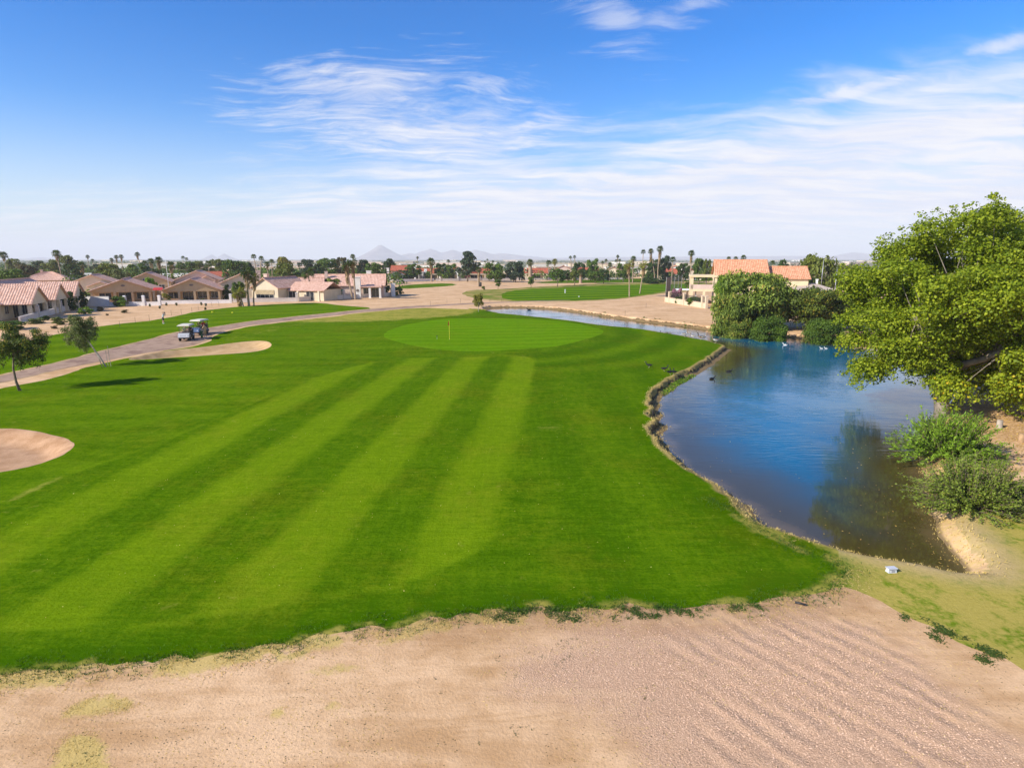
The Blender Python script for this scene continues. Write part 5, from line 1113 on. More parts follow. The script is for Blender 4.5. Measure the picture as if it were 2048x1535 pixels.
PL('nearer yellow palm with leaning slim trunk at the far fairway edge', 1255, 518, 24, b=594, foot=1259, skirt=22, yellow=True, fronds=True, group=G2, thick=.15)
PL('straight palm behind the nearer yellow palm', 1265, 511, 15, b=566, skirt=16, group=G2)
PL('second yellow palm leaning right on the far fairway edge', 1285, 519, 22, b=587, foot=1279, skirt=24, yellow=True, fronds=True, group=G2, thick=.15)
PL('tall palm with small head, left of the three tall ones', 1284, 498, 12, D=275, group=G2); PL('tall palm with shaggy neck, middle of the three tall ones', 1299, 496, 14, b=563, foot=1311, skirt=20, group=G2); PL('tallest palm with thick head and long skirt, right of the three tall ones', 1317, 490, 17, b=563, foot=1315, skirt=28, group=G2, thick=.22)
T('dark tree behind the three tall palms', 1308, 518, 30, D=265, kind='dark', group=G2); T('tall bluish tree right of the tallest palm', 1329, 511, 22, D=270, kind='blue', group=G2)
PL('dark palm above the dark red far roof', 1343, 512, 15, D=235, group=G2); PL('tall palm left of the two-storey house', 1379, 499, 16, D=225, skirt=18, group=G2, thick=.2)
T('dark green tree behind the tall palm by the two-storey house', 1366, 526, 26, D=250, kind='dark', group=G2); T('round green tree touching the two-storey house roof', 1397, 516, 24, D=230, kind='mid', group=G2); T('olive tree at the gable of the two-storey house', 1412, 518, 18, D=215, kind='olive', group=G2)
for i, (x_, w_) in enumerate(((1453, 11), (1467, 11), (1482, 14))): PL(('left', 'middle', 'right')[i] + ' palm head peeping over the salmon roof', x_, 512 - (i == 2) * 3, w_, D=190, group=G2)
BU('dark shrub under the second yellow palm', 1292, 552, 18, b=566, kind='dark', group=G2); BU('low dark hedge on the far lawn by the tall palms', 1310, 556, 44, b=567, kind='dark', group=G2)
BU('pink flowering bougainvillea in the two-storey house garden', 1352, 577, 22, b=604, kind='pink', group=G2); BU('green bush under the pink bougainvillea', 1358, 592, 18, b=607, kind='mid', group=G2); BU('dark hedge behind the iron railing', 1390, 594, 32, b=612, kind='mid', group=G2)
PL('small garden palm behind the iron railing', 1373, 562, 16, b=600, group=G2)
# trees across the pond
GC = 'trees on the far bank of the pond'
T('large feathery green acacia overhanging the pond before the two-storey house', 1503, 545, 150, b=657, kind='acacia', shape='finewide', bottom=.06, group=GC, fat=1.5); T('green leafy tree at the left of the acacia by the balcony', 1447, 548, 40, b=636, kind='fresh', shape='fineround', bottom=.2, group=GC)
T('pale twiggy low tree on the sand at the left foot of the large acacia', 1462, 588, 84, b=663, kind='acacia', shape='finewide', bottom=.03, group=GC)
T('dark spreading tree with yellow-tipped leaves right of the acacia', 1612, 576, 118, b=660, kind='pepper', shape='finewide', bottom=.15, group=GC, fat=1.4); T('second dark tree with yellow tips behind the cottonwood crown', 1680, 580, 100, b=656, kind='pepper', shape='finewide', bottom=.12, group=GC)
BU('bright green bush at the waterline under the acacia', 1535, 634, 64, b=672, kind='mid', group=GC, shape='fineround'); BU('small green bush at the waterline right of the bright one', 1556, 650, 28, b=673, kind='fresh', group=GC, shape='fineround'); BU('dark ferny bush at the waterline below the yellow-tipped tree', 1645, 638, 66, b=678, kind='mid', group=GC, shape='fineweep'); BU('pale green bush at the left waterline of the acacia', 1470, 640, 50, b=667, kind='acacia', group=GC, shape='fineround')
T('tall olive willow-like tree beside the lamp post', 1629, 509, 78, D=150, kind='olive', shape='weep', bottom=.12, group=GC); T('dark tree right of the salmon roofs', 1563, 519, 28, D=170, kind='dark', group=GC); T('dark hedge-like tree left of the lamp post', 1606, 543, 38, D=140, kind='dark', bottom=.08, group=GC)
PL('small palm head between the salmon roof and the dark tree', 1541, 520, 12, D=200, group=GC); T('low wide olive tree right of the street lamp', 1690, 529, 40, D=230, kind='olive', group=GC)
# slender half-bare tree on the pond tip
T('slender half-bare yellowish tree at the left tip of the pond', 957, 587, 24, b=623, kind='yellow', shape='weep', bottom=.3, bark=PALE_BARK, fat=.8)

# ------------------------------------------------------------------ the far plain: woods and town
def far_wood():
    rng = np.random.default_rng(5); parts = []
    for i in range(2600):
        y = 290 * (1 + 7.5 * rng.random() ** 1.7); x = rng.uniform(-1.0, 1.0) * y * .98
        u = x / y
        if u > -.3 and rng.random() < .45: continue
        r = rng.uniform(2.2, 4.6); h_ = rng.uniform(3.0, 6.2)
        C, F, Tn = clump_leaves(rng, (x, y, h_ * .52), (r, r * .8, h_ * .5), 26 if y < 900 else 14, 1.2 if y < 900 else 2.0, .4, .8, .3, 0, rng.uniform(-.35, .3)); parts.append((C, F, Tn))
    for i in range(520):                                       # the gardens behind the near houses
        px = rng.uniform(-60, 800); y = rng.uniform(190, 420); x = Xof(px, y); r = rng.uniform(1.8, 3.6); h_ = rng.uniform(2.6, 5.4)
        parts.append(clump_leaves(rng, (x, y, h_ * .5), (r, r, h_ * .5), 60, .75, .4, .8, .3, 0, rng.uniform(-.35, .25)))
    for i in range(260):
        px = rng.uniform(790, 1420); y = rng.uniform(272, 420); x = Xof(px, y); r = rng.uniform(1.8, 3.4); h_ = rng.uniform(2.6, 5.2)
        parts.append(clump_leaves(rng, (x, y, h_ * .5), (r, r, h_ * .5), 50, .8, .4, .8, .3, 0, rng.uniform(-.35, .25)))
    o = link('far_trees', leaf_mesh('far_trees', parts, LM['mid'])); o['kind'] = 'stuff'; o['label'] = 'hazy tree cover of the plain behind the houses'
far_wood()
def far_town():
    rng = random.Random(9); ms = [WHITEW, CREAM, BEIGE, PINKW, GREYW]
    for i in range(74):
        y = rng.choice([420, 560, 700, 900, 1200, 1600, 2200, 2900]) * rng.uniform(.9, 1.1); px = rng.uniform(560, 1750) if i > 20 else rng.uniform(180, 600); x = Xof(px, y)
        w_ = rng.uniform(14, 34) * (1 + y / 1500); d_ = w_ * .5; hh = rng.uniform(4, 6.2)
        t = thing('town_building', 'pale low building in the hazy far town', 'building', (x, y, 0), rng.uniform(-.3, .3), 'buildings of the far town')
        MB().box(-w_ / 2, w_ / 2, 0, d_, -.5, hh).build('wall', ms[i % 5], t); MB().box(-w_ / 2 - .3, w_ / 2 + .3, -.3, d_ + .3, hh, hh + .5).build('roof', ms[(i + 2) % 5], t)
        n_ = max(2, int(w_ / 7))
        for k in range(n_): xx = -w_ / 2 + w_ * (k + .5) / n_; MB().box(xx - 1.0, xx + 1.0, -.06, -.004, .8, 2.6).build('window', GLASS, t)
far_town()

# ------------------------------------------------------------------ people
SKIN, HAIR = plain('skin', (.50, .30, .20), .6, .08), plain('dark_hair', (.03, .02, .015), .7)
def cloth(n, c): return plain(n, c, .9, .12, 5)
WHITE_C, DARK_C, BLUE_C, RED_C, TAN_C, GREEN_C, BLACK_C, GREY_C = cloth('white_cloth', (.74, .74, .76)), cloth('dark_cloth', (.05, .05, .06)), cloth('blue_cloth', (.10, .2, .42)), cloth('red_cloth', (.5, .03, .03)), cloth('tan_cloth', (.45, .31, .17)), cloth('green_cloth', (.05, .12, .06)), cloth('black_cloth', (.02, .02, .022)), cloth('grey_cloth', (.3, .3, .32))
def person(label, loc, rz, J, top, legs, hat=None, shoe=WHITE_C, shorts=False, group=None, sleeves=.55):
    """J: joints in metres (x right, y forward, z up from the ground); one skinned surface"""
    V, E, R, M = [], [], [], []
    def chain(pts, rad, parent=None, mats=None):
        prev = parent
        for k, (p, r) in enumerate(zip(pts, rad)):
            V.append(Vector(p)); R.append(r); i = len(V) - 1
            if prev is not None: E.append((prev, i)); M.append((prev, i, mats[k] if isinstance(mats, list) else mats))
            prev = i
        return prev
    pel = Vector(J['pelvis']); ch = Vector(J['chest']); nk = Vector(J['neck']); hd = Vector(J['head'])
    V.append(pel); R.append(.155); 
    wst = chain([pel.lerp(ch, .5)], [.145], 0, top); c_ = chain([ch], [.175], wst, top); n_ = chain([nk], [.06], c_, 'skin'); h0 = chain([nk.lerp(hd, .55) + Vector((0, .015, 0)), hd, hd + (hd - nk).normalized() * .10], [.085, .105, .07], n_, ['skin', 'skin', 'hair'])
    for s in ('l', 'r'):
        sg = -1 if s == 'l' else 1
        sh, el_, wr = Vector(J['sh' + s]), Vector(J['el' + s]), Vector(J['wr' + s])
        k = chain([sh, sh.lerp(el_, sleeves), el_, el_.lerp(wr, .5), wr], [.075, .058, .044, .042, .03], c_, [top, top, 'skin', 'skin', 'skin'])
        hd_ = (wr - el_).normalized(); palm_ = wr + hd_ * .06; chain([palm_], [.036], k, 'skin')
        side = hd_.cross(Vector((0, 1, 0)));  side = side.normalized() if side.length > .1 else Vector((1, 0, 0)); curl = side.cross(hd_)
        for q, (off, L) in enumerate(((-.026, .075), (-.009, .085), (.009, .08), (.026, .062))):
            b = palm_ + side * off + hd_ * .02; a0 = len(V); chain([b, b + hd_ * L * .5 + curl * .008, b + hd_ * L * .85 + curl * .03], [.010, .009, .008], None, None)
            for e in (a0, a0 + 1): E.append((e, e + 1)); M.append((e, e + 1, 'skin'))
        b = wr + hd_ * .03 + side * .034 * sg; a0 = len(V); chain([b, b + side * .028 * sg + hd_ * .025, b + side * .036 * sg + hd_ * .055], [.012, .010, .009])
        for e in (a0, a0 + 1): E.append((e, e + 1)); M.append((e, e + 1, 'skin'))
        hp, kn, an = Vector(J['hp' + s]), Vector(J['kn' + s]), Vector(J['an' + s]); toe = Vector(J['toe' + s])
        low = 'skin' if shorts else 'legs'
        chain([hp, hp.lerp(kn, .55), kn, kn.lerp(an, .4), an, an + Vector((0, 0, -.04)), toe], [.105, .09, .062, .058, .04, .045, .038], 0, ['legs', 'legs', 'legs', low, low, 'shoe', 'shoe'])
    me = bpy.data.meshes.new('person'); me.from_pydata(V, E, []); o = link('tmp', me)
    sk = o.modifiers.new('s', 'SKIN'); sk.use_smooth_shade = True
    seen = set(); adj = {}
    for a, b in E: adj.setdefault(a, []).append(b); adj.setdefault(b, []).append(a)
    roots = []
    for i in range(len(V)):
        if i in seen: continue
        roots.append(i); st = [i]
        while st:
            q = st.pop()
            if q in seen: continue
            seen.add(q); st += adj.get(q, [])
    for i, s in enumerate(me.skin_vertices[0].data): s.radius = (R[i], R[i] * (.78 if i in (0, 1, 2) else 1)); s.use_root = i in roots
    o.modifiers.new('b', 'SUBSURF').levels = 1
    dg = bpy.context.evaluated_depsgraph_get(); me2 = bpy.data.meshes.new_from_object(o.evaluated_get(dg)); bpy.data.objects.remove(o)
    ms = {'skin': SKIN, 'hair': HAIR, 'legs': legs, 'shoe': shoe, 'top': top}; order = ['skin', 'hair', 'legs', 'shoe', 'top']; me2.materials.clear()
    for k in order: me2.materials.append(ms[k])
    seg = [(V[a], V[b], 'top' if m is top else m, R[b]) for a, b, m in M]
    cen = np.array([p.center[:] for p in me2.polygons]); best = np.full(len(cen), 1e9); mi = np.zeros(len(cen), int)
    for a, b, m, r in seg:
        A = np.array(a); e = np.array(b) - A; t = np.clip(((cen - A) @ e) / (e @ e + 1e-9), 0, 1); dd = np.linalg.norm(cen - A - t[:, None] * e, axis=1) - r
        k = dd < best; best[k] = dd[k]; mi[k] = order.index(m if m in order else 'top')
    me2.polygons.foreach_set('material_index', mi.astype(np.int32)); me2.name = 'person'
    t = thing('person', label, 'person', loc, rz, group); link('body', me2, t)
    f = hd + Vector((0, .10, -.02)); fc = MB(); fc.tube([f + Vector((0, -.03, .05)), f + Vector((0, .03, 0)), f + Vector((0, 0, -.012))], [.010, .016, .010], 5)
    fc.build('nose', SKIN, t, True)
    MB().lathe([(0, -.013), (.012, 0), (0, .013)], 6, f + Vector((-.036, -.012, .04))).lathe([(0, -.013), (.012, 0), (0, .013)], 6, f + Vector((.036, -.012, .04))).build('eyes', HAIR, t)
    MB().tube([f + Vector((-.025, -.012, -.055)), f + Vector((0, -.004, -.058)), f + Vector((.025, -.012, -.055))], .007, 4).build('mouth', RED_C, t)
    if hat:
        hc = hd + Vector((0, 0, .045)); mb = MB().lathe([(.118, 0), (.120, .035), (.10, .085), (.05, .115), (0, .12)], 12, hc); mb.add([hc + Vector(q) for q in ((-.09, .09, .01), (.09, .09, .01), (.07, .22, 0), (-.07, .22, 0), (-.09, .09, .022), (.09, .09, .022), (.07, .22, .01), (-.07, .22, .01))], [(0, 3, 2, 1), (4, 5, 6, 7), (0, 1, 5, 4), (1, 2, 6, 5), (2, 3, 7, 6), (3, 0, 4, 7)]); mb.build('cap', hat, t, True)
    else: MB().lathe([(.112, -.01), (.116, .04), (.10, .09), (.05, .12), (0, .125)], 12, hd + Vector((0, -.015, .02))).build('hair', HAIR, t, True)
    return t
STAND = dict(pelvis=(0, 0, .95), chest=(0, .0, 1.28), neck=(0, .01, 1.48), head=(0, .03, 1.62), shl=(-.18, 0, 1.40), shr=(.18, 0, 1.40), ell=(-.24, -.02, 1.12), elr=(.24, -.02, 1.12), wrl=(-.24, .08, .88), wrr=(.24, .08, .88),
             hpl=(-.10, 0, .90), hpr=(.10, 0, .90), knl=(-.11, .03, .50), knr=(.11, .03, .50), anl=(-.12, 0, .09), anr=(.12, 0, .09), toel=(-.13, .17, .04), toer=(.13, .17, .04))
SIT = dict(pelvis=(0, 0, .0), chest=(0, -.05, .34), neck=(0, -.04, .54), head=(0, 0, .68), shl=(-.18, -.04, .46), shr=(.18, -.04, .46), ell=(-.25, .10, .24), elr=(.25, .10, .24), wrl=(-.14, .34, .24), wrr=(.14, .34, .24),
           hpl=(-.10, .02, -.02), hpr=(.10, .02, -.02), knl=(-.13, .45, .03), knr=(.13, .45, .03), anl=(-.13, .52, -.36), anr=(.13, .52, -.36), toel=(-.13, .68, -.42), toer=(.13, .68, -.42))
# ------------------------------------------------------------------ golf carts
CART_W, CART_B, CART_ROOF = plain('cart_white_paint', (.45, .46, .48), .35, .05, 2, 0, .5), plain('cart_blue_paint', (.05, .09, .19), .35, .1, 2, 0, .5), plain('cart_canopy', (.60, .56, .45), .6, .06)
CART_D = plain('cart_chassis', (.03, .032, .04), .5); RUBBER, SEATM = plain('rubber', (.018, .018, .018), .9), plain('seat_vinyl', (.05, .05, .055), .6)
def golf_cart(label, px, py, rz, body, bags):
    o_ = P3(px, py); t = thing('golf_cart', label, 'golf cart', o_, rz, 'golf carts on the path')
    # forward is +y, width along x
    MB().prism([(-1.15, .32), (1.05, .32), (1.22, .45), (1.15, .78), (.85, .92), (.62, .90), (.55, .42), (-.15, .42), (-.22, .68), (-1.0, .70), (-1.18, .55)], -.58, .58, 'x').build('body', CART_D, t); MB().prism([(.66, .50), (1.06, .40), (1.245, .47), (1.17, .80), (.86, .945), (.64, .92)], -.60, .60, 'x').build('front_cowl', body, t); MB().prism([(-1.0, .52), (-.45, .52), (-.42, .62), (-.55, .715), (-1.0, .715), (-1.12, .6)], -.61, .61, 'x').build('rear_fender', body, t)
    MB().prism([(.56, .88), (.86, .93), (.80, 1.02), (.58, .98)], -.5, .5, 'x').build('dashboard', SEATM, t)
    s = MB().box(-.54, .54, -.85, -.15, .70, .84).build('seat', SEATM, t); MB().prism([(-.86, .85), (-.74, .85), (-.86, 1.22), (-.96, 1.22)], -.54, .54, 'x').build('backrest', SEATM, t)
    MB().taper(-.66, .66, -1.15, .85, 1.83, 1.93, .08, .08).taper(-.70, .70, -1.2, .9, 1.78, 1.83, -.0).build('canopy', CART_ROOF, t)
    for x_ in (-.56, .56):
        MB().tube([(x_, .72, .9), (x_, .60, 1.4), (x_ * 1.05, .55, 1.79)], .022, 6).build('post', IRON, t); MB().tube([(x_, -.98, .68), (x_, -1.02, 1.3), (x_ * 1.05, -1.0, 1.79)], .022, 6).build('post', IRON, t)
        MB().lathe([(0, 0), (.07, .0), (.06, .04), (0, .05)], 10).build('headlight', WHITE_C, t).matrix_local = Matrix.Translation((x_ * .7, 1.17, .66)) @ Matrix.Rotation(-math.pi / 2, 4, 'X')
    ws = MB().box(-.54, .54, .555, .565, 1.0, 1.74).build('windshield', GLASSY, t)
    st = MB().tube([(-.28, .62, .95), (-.28, .30, 1.02)], .018, 6).build('steering_column', IRON, t)
    MB().tube([(-.28 + .17 * math.cos(a * math.pi / 6), .30 + .05 * math.sin(a * math.pi / 6), 1.02 + .16 * math.sin(a * math.pi / 6)) for a in range(13)], .015, 5).build('steering_wheel', IRON, st)
    for x_ in (-.52, .52):
        for y_ in (.78, -.72):
            w_ = MB().lathe([(.12, -.09), (.21, -.10), (.235, -.06), (.235, .06), (.21, .10), (.12, .09)], 16).build('wheel', RUBBER, t, True); w_.matrix_local = Matrix.Translation((x_, y_, .235)) @ Matrix.Rotation(math.pi / 2, 4, 'Y')
            MB().lathe([(0, -.05), (.11, -.07), (.12, 0), (.11, .07), (0, .05)], 12).build('rim', METAL, w_, True)
    MB().box(-.5, .5, -1.42, -1.17, .38, .46).tube([(-.5, -1.2, .46), (-.5, -1.22, 1.15)], .018, 5).tube([(.5, -1.2, .46), (.5, -1.22, 1.15)], .018, 5).build('bag_rack', IRON, t)
    for (x_, m_) in bags:
        g = golf_bag(('tan', 'black')[m_ is BLACK_C] + ' golf bag strapped to the back of the ' + label.split(' with')[0], (t.matrix_basis @ Vector((x_, -1.30, .46))), rz, m_)
    return t
def golf_bag(label, loc, rz, m):
    b = thing('golf_bag', label, 'golf bag', loc, rz); MB().lathe([(.12, 0), (.135, .05), (.125, .45), (.14, .80), (.145, .86), (.10, .86)], 12).build('bag', m, b, True)
    MB().box(-.08, .08, -.19, -.12, .18, .5).build('pocket', m, b)
    for k in range(5): a = k * 1.26; MB().tube([(.05 * math.cos(a), .05 * math.sin(a), .8), (.08 * math.cos(a), .08 * math.sin(a), 1.05)], .009, 4).tube([(.08 * math.cos(a) - .02, .08 * math.sin(a), 1.05), (.08 * math.cos(a) + .05, .08 * math.sin(a), 1.07)], .022, 5).build('club', METAL, b)
    return b
m, nt = new_mat('clear_windshield'); nt2 = nt; tr_ = nt.n('ShaderNodeBsdfTransparent'); gl_ = nt.n('ShaderNodeBsdfGlossy'); gl_.inputs['Roughness'].default_value = .05; mx_ = nt.n('ShaderNodeMixShader'); mx_.inputs[0].default_value = .12
nt.t.links.new(tr_.outputs[0], mx_.inputs[1]); nt.t.links.new(gl_.outputs[0], mx_.inputs[2]); nt.t.links.new(mx_.outputs[0], nt.n('ShaderNodeOutputMaterial').inputs[0]); GLASSY = m
RZ1, RZ2 = math.radians(192), math.radians(178)
c1 = golf_cart('nearer white golf cart with cream canopy on the cart path', 374, 680, RZ1, CART_W, [(-.25, BLACK_C)])
c2 = golf_cart('farther blue and white golf cart with larger canopy behind the first', 400, 669, RZ2, CART_B, [(-.25, TAN_C), (.25, BLACK_C)])
for c, rz, who in ((c1, RZ1, (('driver in dark shirt and grey cap seated in the nearer golf cart', -.28, DARK_C, GREY_C), ('passenger in green shirt seated in the nearer golf cart', .28, GREEN_C, None))), (c2, RZ2, (('driver in red shirt seated in the farther golf cart', -.28, RED_C, None), ('passenger in black shirt and dark cap seated in the farther golf cart', .28, BLACK_C, BLACK_C)))):
    for lab, x_, top, hat in who: person(lab, c.matrix_basis @ Vector((x_, -.50, .98)), rz, SIT, top, DARK_C, hat, group='people in the carts')
J = dict(STAND); J.update(ell=(-.30, .06, 1.12), wrl=(-.12, .26, 1.02), elr=(.30, .06, 1.12), wrr=(.12, .26, 1.02))
person('person in tan shirt standing behind the farther golf cart', P3(411, 676), math.radians(60), J, TAN_C, TAN_C, None, WHITE_C, True)
golf_bag('dark green golf bag standing on the path beside the person in tan', P3(404, 675), 0.3, GREEN_C)
J = dict(STAND); J.update(chest=(0, .10, 1.25), neck=(.0, .17, 1.43), head=(0, .24, 1.55), pelvis=(0, -.04, .93), shl=(-.17, .13, 1.38), shr=(.18, .10, 1.38), ell=(-.22, .30, 1.20), elr=(.10, .33, 1.22), wrl=(-.10, .34, 1.42), wrr=(-.02, .36, 1.42),
                          knl=(-.16, .05, .5), knr=(.16, .0, .5), anl=(-.22, 0, .09), anr=(.24, -.05, .09), toel=(-.26, .16, .04), toer=(.28, .12, .04))
gp = P3(327, 647); gt = person('golfer in white shirt and dark shorts swinging on the far grass edge', gp, math.radians(-70), J, WHITE_C, DARK_C, BLACK_C, WHITE_C, True)
cb = MB().tube([(-.06, .37, 1.40), (-.10, .30, 1.75), (-.16, .12, 2.25)], .011, 5).box(-.2, -.12, .06, .14, 2.22, 2.28).build('golf_club', METAL); cb.location = gp; cb.rotation_euler = (0, 0, math.radians(-70)); tag(cb, 'golf club held up by the golfer in white shirt', 'golf club')

# ------------------------------------------------------------------ course furniture
def flagstick():
    o_ = P3(899, 678); t = thing('golf_flag', 'red flag on a yellow stick standing in the putting green', 'golf flag', o_)
    MB().tube([(0, 0, -.1), (0, 0, 2.2)], .022, 8).build('stick', plain('yellow_paint', (.62, .55, .03), .5), t)
    vs, fs = [], []; n_ = 8
    for i in range(n_ + 1):
        s = i / n_; y_ = .05 * math.sin(s * 5); vs += [(.02 - .14 * s, y_, 2.18 - .12 * s), (.02 - .17 * s, y_ + .02, 1.66 + .02 * s - .12 * s)]
    m_ = len(vs); vs += [(x, y + .008, z) for x, y, z in vs]
    for i in range(n_): fs += [(2 * i, 2 * i + 1, 2 * i + 3, 2 * i + 2), (m_ + 2 * i, m_ + 2 * i + 2, m_ + 2 * i + 3, m_ + 2 * i + 1)]
    MB().add(vs, fs).build('flag', plain('red_flag', (.32, .015, .02), .8), t, True)
    MB().lathe([(.054, -.09), (.056, .006), (.05, .006), (.05, -.08)], 14).build('cup', WHITE_C, t)
flagstick()
t = thing('hole_marker', 'tiny dark marker post left of the flag on the putting green', 'marker', P3(874, 678)); MB().tube([(0, 0, -.05), (0, 0, .28)], .012, 6).build('post', METAL, t); MB().lathe([(0, .26), (.05, .30), (.06, .40), (0, .46)], 8).build('head', IRON, t)
YEL = plain('tee_yellow', (.75, .68, .02), .5)
for i, (x_, y_) in enumerate(((425, 626), (465, 627))):
    t = thing('tee_marker', ('left', 'right')[i] + ' of two yellow tee markers on the lawn above the carts', 'tee marker', P3(x_, y_)); MB().lathe([(.0, .05), (.10, .09), (.14, .18), (.10, .28), (0, .31)], 12).build('ball', YEL, t, True); MB().tube([(0, 0, -.05), (0, 0, .1)], .02, 6).build('spike', IRON, t)
t = thing('yardage_post', 'white post on the far striped fairway', 'marker post', P3(1130, 586)); MB().box(-.09, .09, -.09, .09, -.1, 1.0).taper(-.09, .09, -.09, .09, 1.0, 1.1, .05).build('post', WHITE_C, t)
t = thing('golf_ball', 'white ball-like marker on the far fairway right of the white post', 'marker', P3(1158, 594)); MB().lathe([(0, 0), (.12, .06), (.15, .15), (.12, .24), (0, .3)], 10).build('ball', WHITE_C, t, True)
for x_, y_ in [(240, 654), (271, 646), (299, 641), (326, 634), (343, 631), (363, 628), (384, 624), (397, 620), (412, 616), (424, 613), (438, 612)]:
    t = thing('rope_stake', 'thin dark stake along the edge of the desert strip', 'stake', P3(x_, y_), group='stakes edging the desert strip'); MB().tube([(0, 0, -.1), (0, 0, .85)], .02, 5).build('shaft', IRON, t); MB().lathe([(0, .84), (.035, .87), (0, .92)], 6).build('knob', IRON, t)
for x_, y_ in [(861, 611), (894, 606), (921, 606), (980, 605), (1003, 604), (1006, 604), (1292, 616), (1250, 632)]:
    t = thing('path_stake', 'thin stake beside the sandy path beyond the green', 'stake', P3(x_, y_), group='stakes beyond the green'); MB().tube([(0, 0, -.1), (0, 0, .9)], .022, 5).build('shaft', IRON, t); MB().lathe([(0, .89), (.035, .92), (0, .97)], 6).build('knob', IRON, t)
t = thing('trash_bin', 'dark bin at the foot of the skirted palm on the sand', 'bin', P3(961, 573)); MB().lathe([(.36, 0), (.42, .1), (.42, 1.35), (.36, 1.5), (0, 1.55)], 12).build('drum', IRON, t, True); MB().box(-.2, .2, -.44, -.40, 1.0, 1.2).build('opening', SEATM, t)
def pole(label, px, b, top, arm=0.0, m=METAL, name='lamp_post', cat='lamp post', r=.07, D=None):
    y = Yof(b) if b else D; x = Xof(px, y); hh = Zat(top, y); t = thing(name, label, cat, (x, y, gz(x, y) if y < 240 else 0)); MB().tube([(0, 0, -.2), (0, 0, hh * .6), (0, 0, hh)], [r * 1.3, r, r * .7], 8).build('pole', m, t, True)
    if arm:
        MB().tube([(0, 0, hh - .1), (arm * .4, 0, hh + .35), (arm, 0, hh + .5)], r * .5, 6).build('arm', m, t, True); MB().taper(arm - .1, arm + .65, -.14, .14, hh + .42, hh + .56, .06).build('lamp_head', m, t); MB().box(arm + .02, arm + .5, -.09, .09, hh + .39, hh + .415).build('lens', WHITE_C, t)
    else: MB().lathe([(0, hh), (r * 1.2, hh + .05), (r * 1.2, hh + .15), (0, hh + .2)], 8).build('finial', m, t)
pole('tall street lamp with curved arm beside the olive willow-like tree', 1639, None, 519, 2.4, D=140); pole('shorter bare pole at the cottonwood edge right of the street lamp', 1666, None, 541, 0, D=120, name='utility_pole', cat='pole'); pole('thin white flagpole behind the gabled house roofs', 340, None, 521, 0, WHITE_C, 'flagpole', 'flagpole', .05, D=150)
# net fence, pergola, umbrella, awning by the houses
A, B = P3(1331, 600), P3(1362, 590); d_ = B - A; t = thing('net_fence', 'tall brown net fence on posts left of the two-storey house', 'fence', A, math.atan2(d_.y, d_.x)); L = Vector((d_.x, d_.y)).length
for k in range(5): MB().tube([(L * k / 4, 0, -.2), (L * k / 4, 0, 5.4)], .06, 6).build('post', METAL, t)
NETM = plain('brown_net', (.22, .17, .12), .95); MB().box(0.05, L * .25 - .05, -.015, .015, .1, 5.2).build('screen', NETM, t)
nb = MB()
for k in range(34): nb.box(L * .25, L, -.008, .008, .3 + k * .15, .315 + k * .15)
for k in range(50): xx = L * .25 + L * .75 * (k + .5) / 50; nb.box(xx - .007, xx + .007, -.008, .008, .3, 5.3)
nb.build('netting', IRON, t, kind='stuff')
P_ = P3(1352, 602); t = thing('pergola', 'low white flat-roofed pergola beside the balcony house', 'pergola', P_, math.radians(-14))
MB().box(-.3, 4.6, -.2, 3.2, 2.5, 2.72).build('roof', WHITE_C, t)
for x_ in (0, 4.3):
    for y_ in (0, 3.0): MB().box(x_ - .09, x_ + .09, y_ - .09, y_ + .09, -.2, 2.5).build('post', WHITE_C, t)
P_ = P3(676, 597); t = thing('patio_umbrella', 'green patio umbrella behind the low wall left of the white chimney', 'umbrella', P_); MB().tube([(0, 0, -.1), (0, 0, 2.6)], .03, 6).build('pole', METAL, t); MB().lathe([(1.75, 1.95), (1.6, 2.05), (.8, 2.45), (.05, 2.65), (.02, 2.62), (.8, 2.40), (1.6, 2.0)], 8).build('canopy', cloth('umbrella_green', (.02, .28, .14)), t)
P_ = P3(318, 607); t = thing('red_awning', 'bright red awning in the gap between the two gabled houses', 'awning', P_, math.radians(24)); mb = MB(); mb.prism([(-.1, 2.9), (2.0, 3.3), (2.0, 3.36), (-.1, 2.96)], -.9, .9, 'x'); mb.build('fabric', RED_C, t)
for x_ in (-.85, .85): MB().tube([(x_, 0, -.2), (x_, 0, 2.95)], .03, 6).build('post', METAL, t); MB().tube([(x_, 1.9, -.2), (x_, 1.9, 3.3)], .03, 6).build('post', METAL, t)
# small white box by the water, stumps
P_ = P3(1782, 1143); VB = plain('box_grey_white', (.5, .52, .55), .6); t = thing('valve_box', 'small white box lying on the grass by the near shore', 'box', P_, .1); MB().taper(-.14, .14, -.08, .08, -.02, .13, .02).build('box', VB, t); MB().box(-.15, .15, -.09, .09, .13, .15).build('lid', VB, t); MB().box(-.05, .05, -.085, -.0735, .03, .09).build('slot', GREY_C, t)
for i, (x_, y_) in enumerate(((1998, 855), (2042, 884))):
    t = thing('wooden_post', ('pale round wooden bollard on the leaf litter below the cottonwood', 'second wooden bollard cut by the right edge of the picture')[i], 'bollard', P3(x_, y_)); MB().lathe([(.16, -.2), (.155, .1), (.15, .42), (.12, .47), (0, .48)], 14).build('log', PALE_BARK if i == 0 else WOOD, t, True); MB().lathe([(.10, .480), (.10, .486), (0, .488)], 12).build('cut_face', WOOD, t)
# bits of pipe on the dirt
t = thing('drain_pipe', 'short dark pipe end on the dirt at the turf corner', 'pipe', P3(1600, 1208), math.radians(-28)); MB().tube([(-.13, 0, .03), (0, 0, .035), (.13, 0, .03)], .032, 8).build('pipe', IRON, t, True); MB().tube([(.12, 0, .03), (.15, 0, .03)], .038, 8).build('collar', IRON, t)
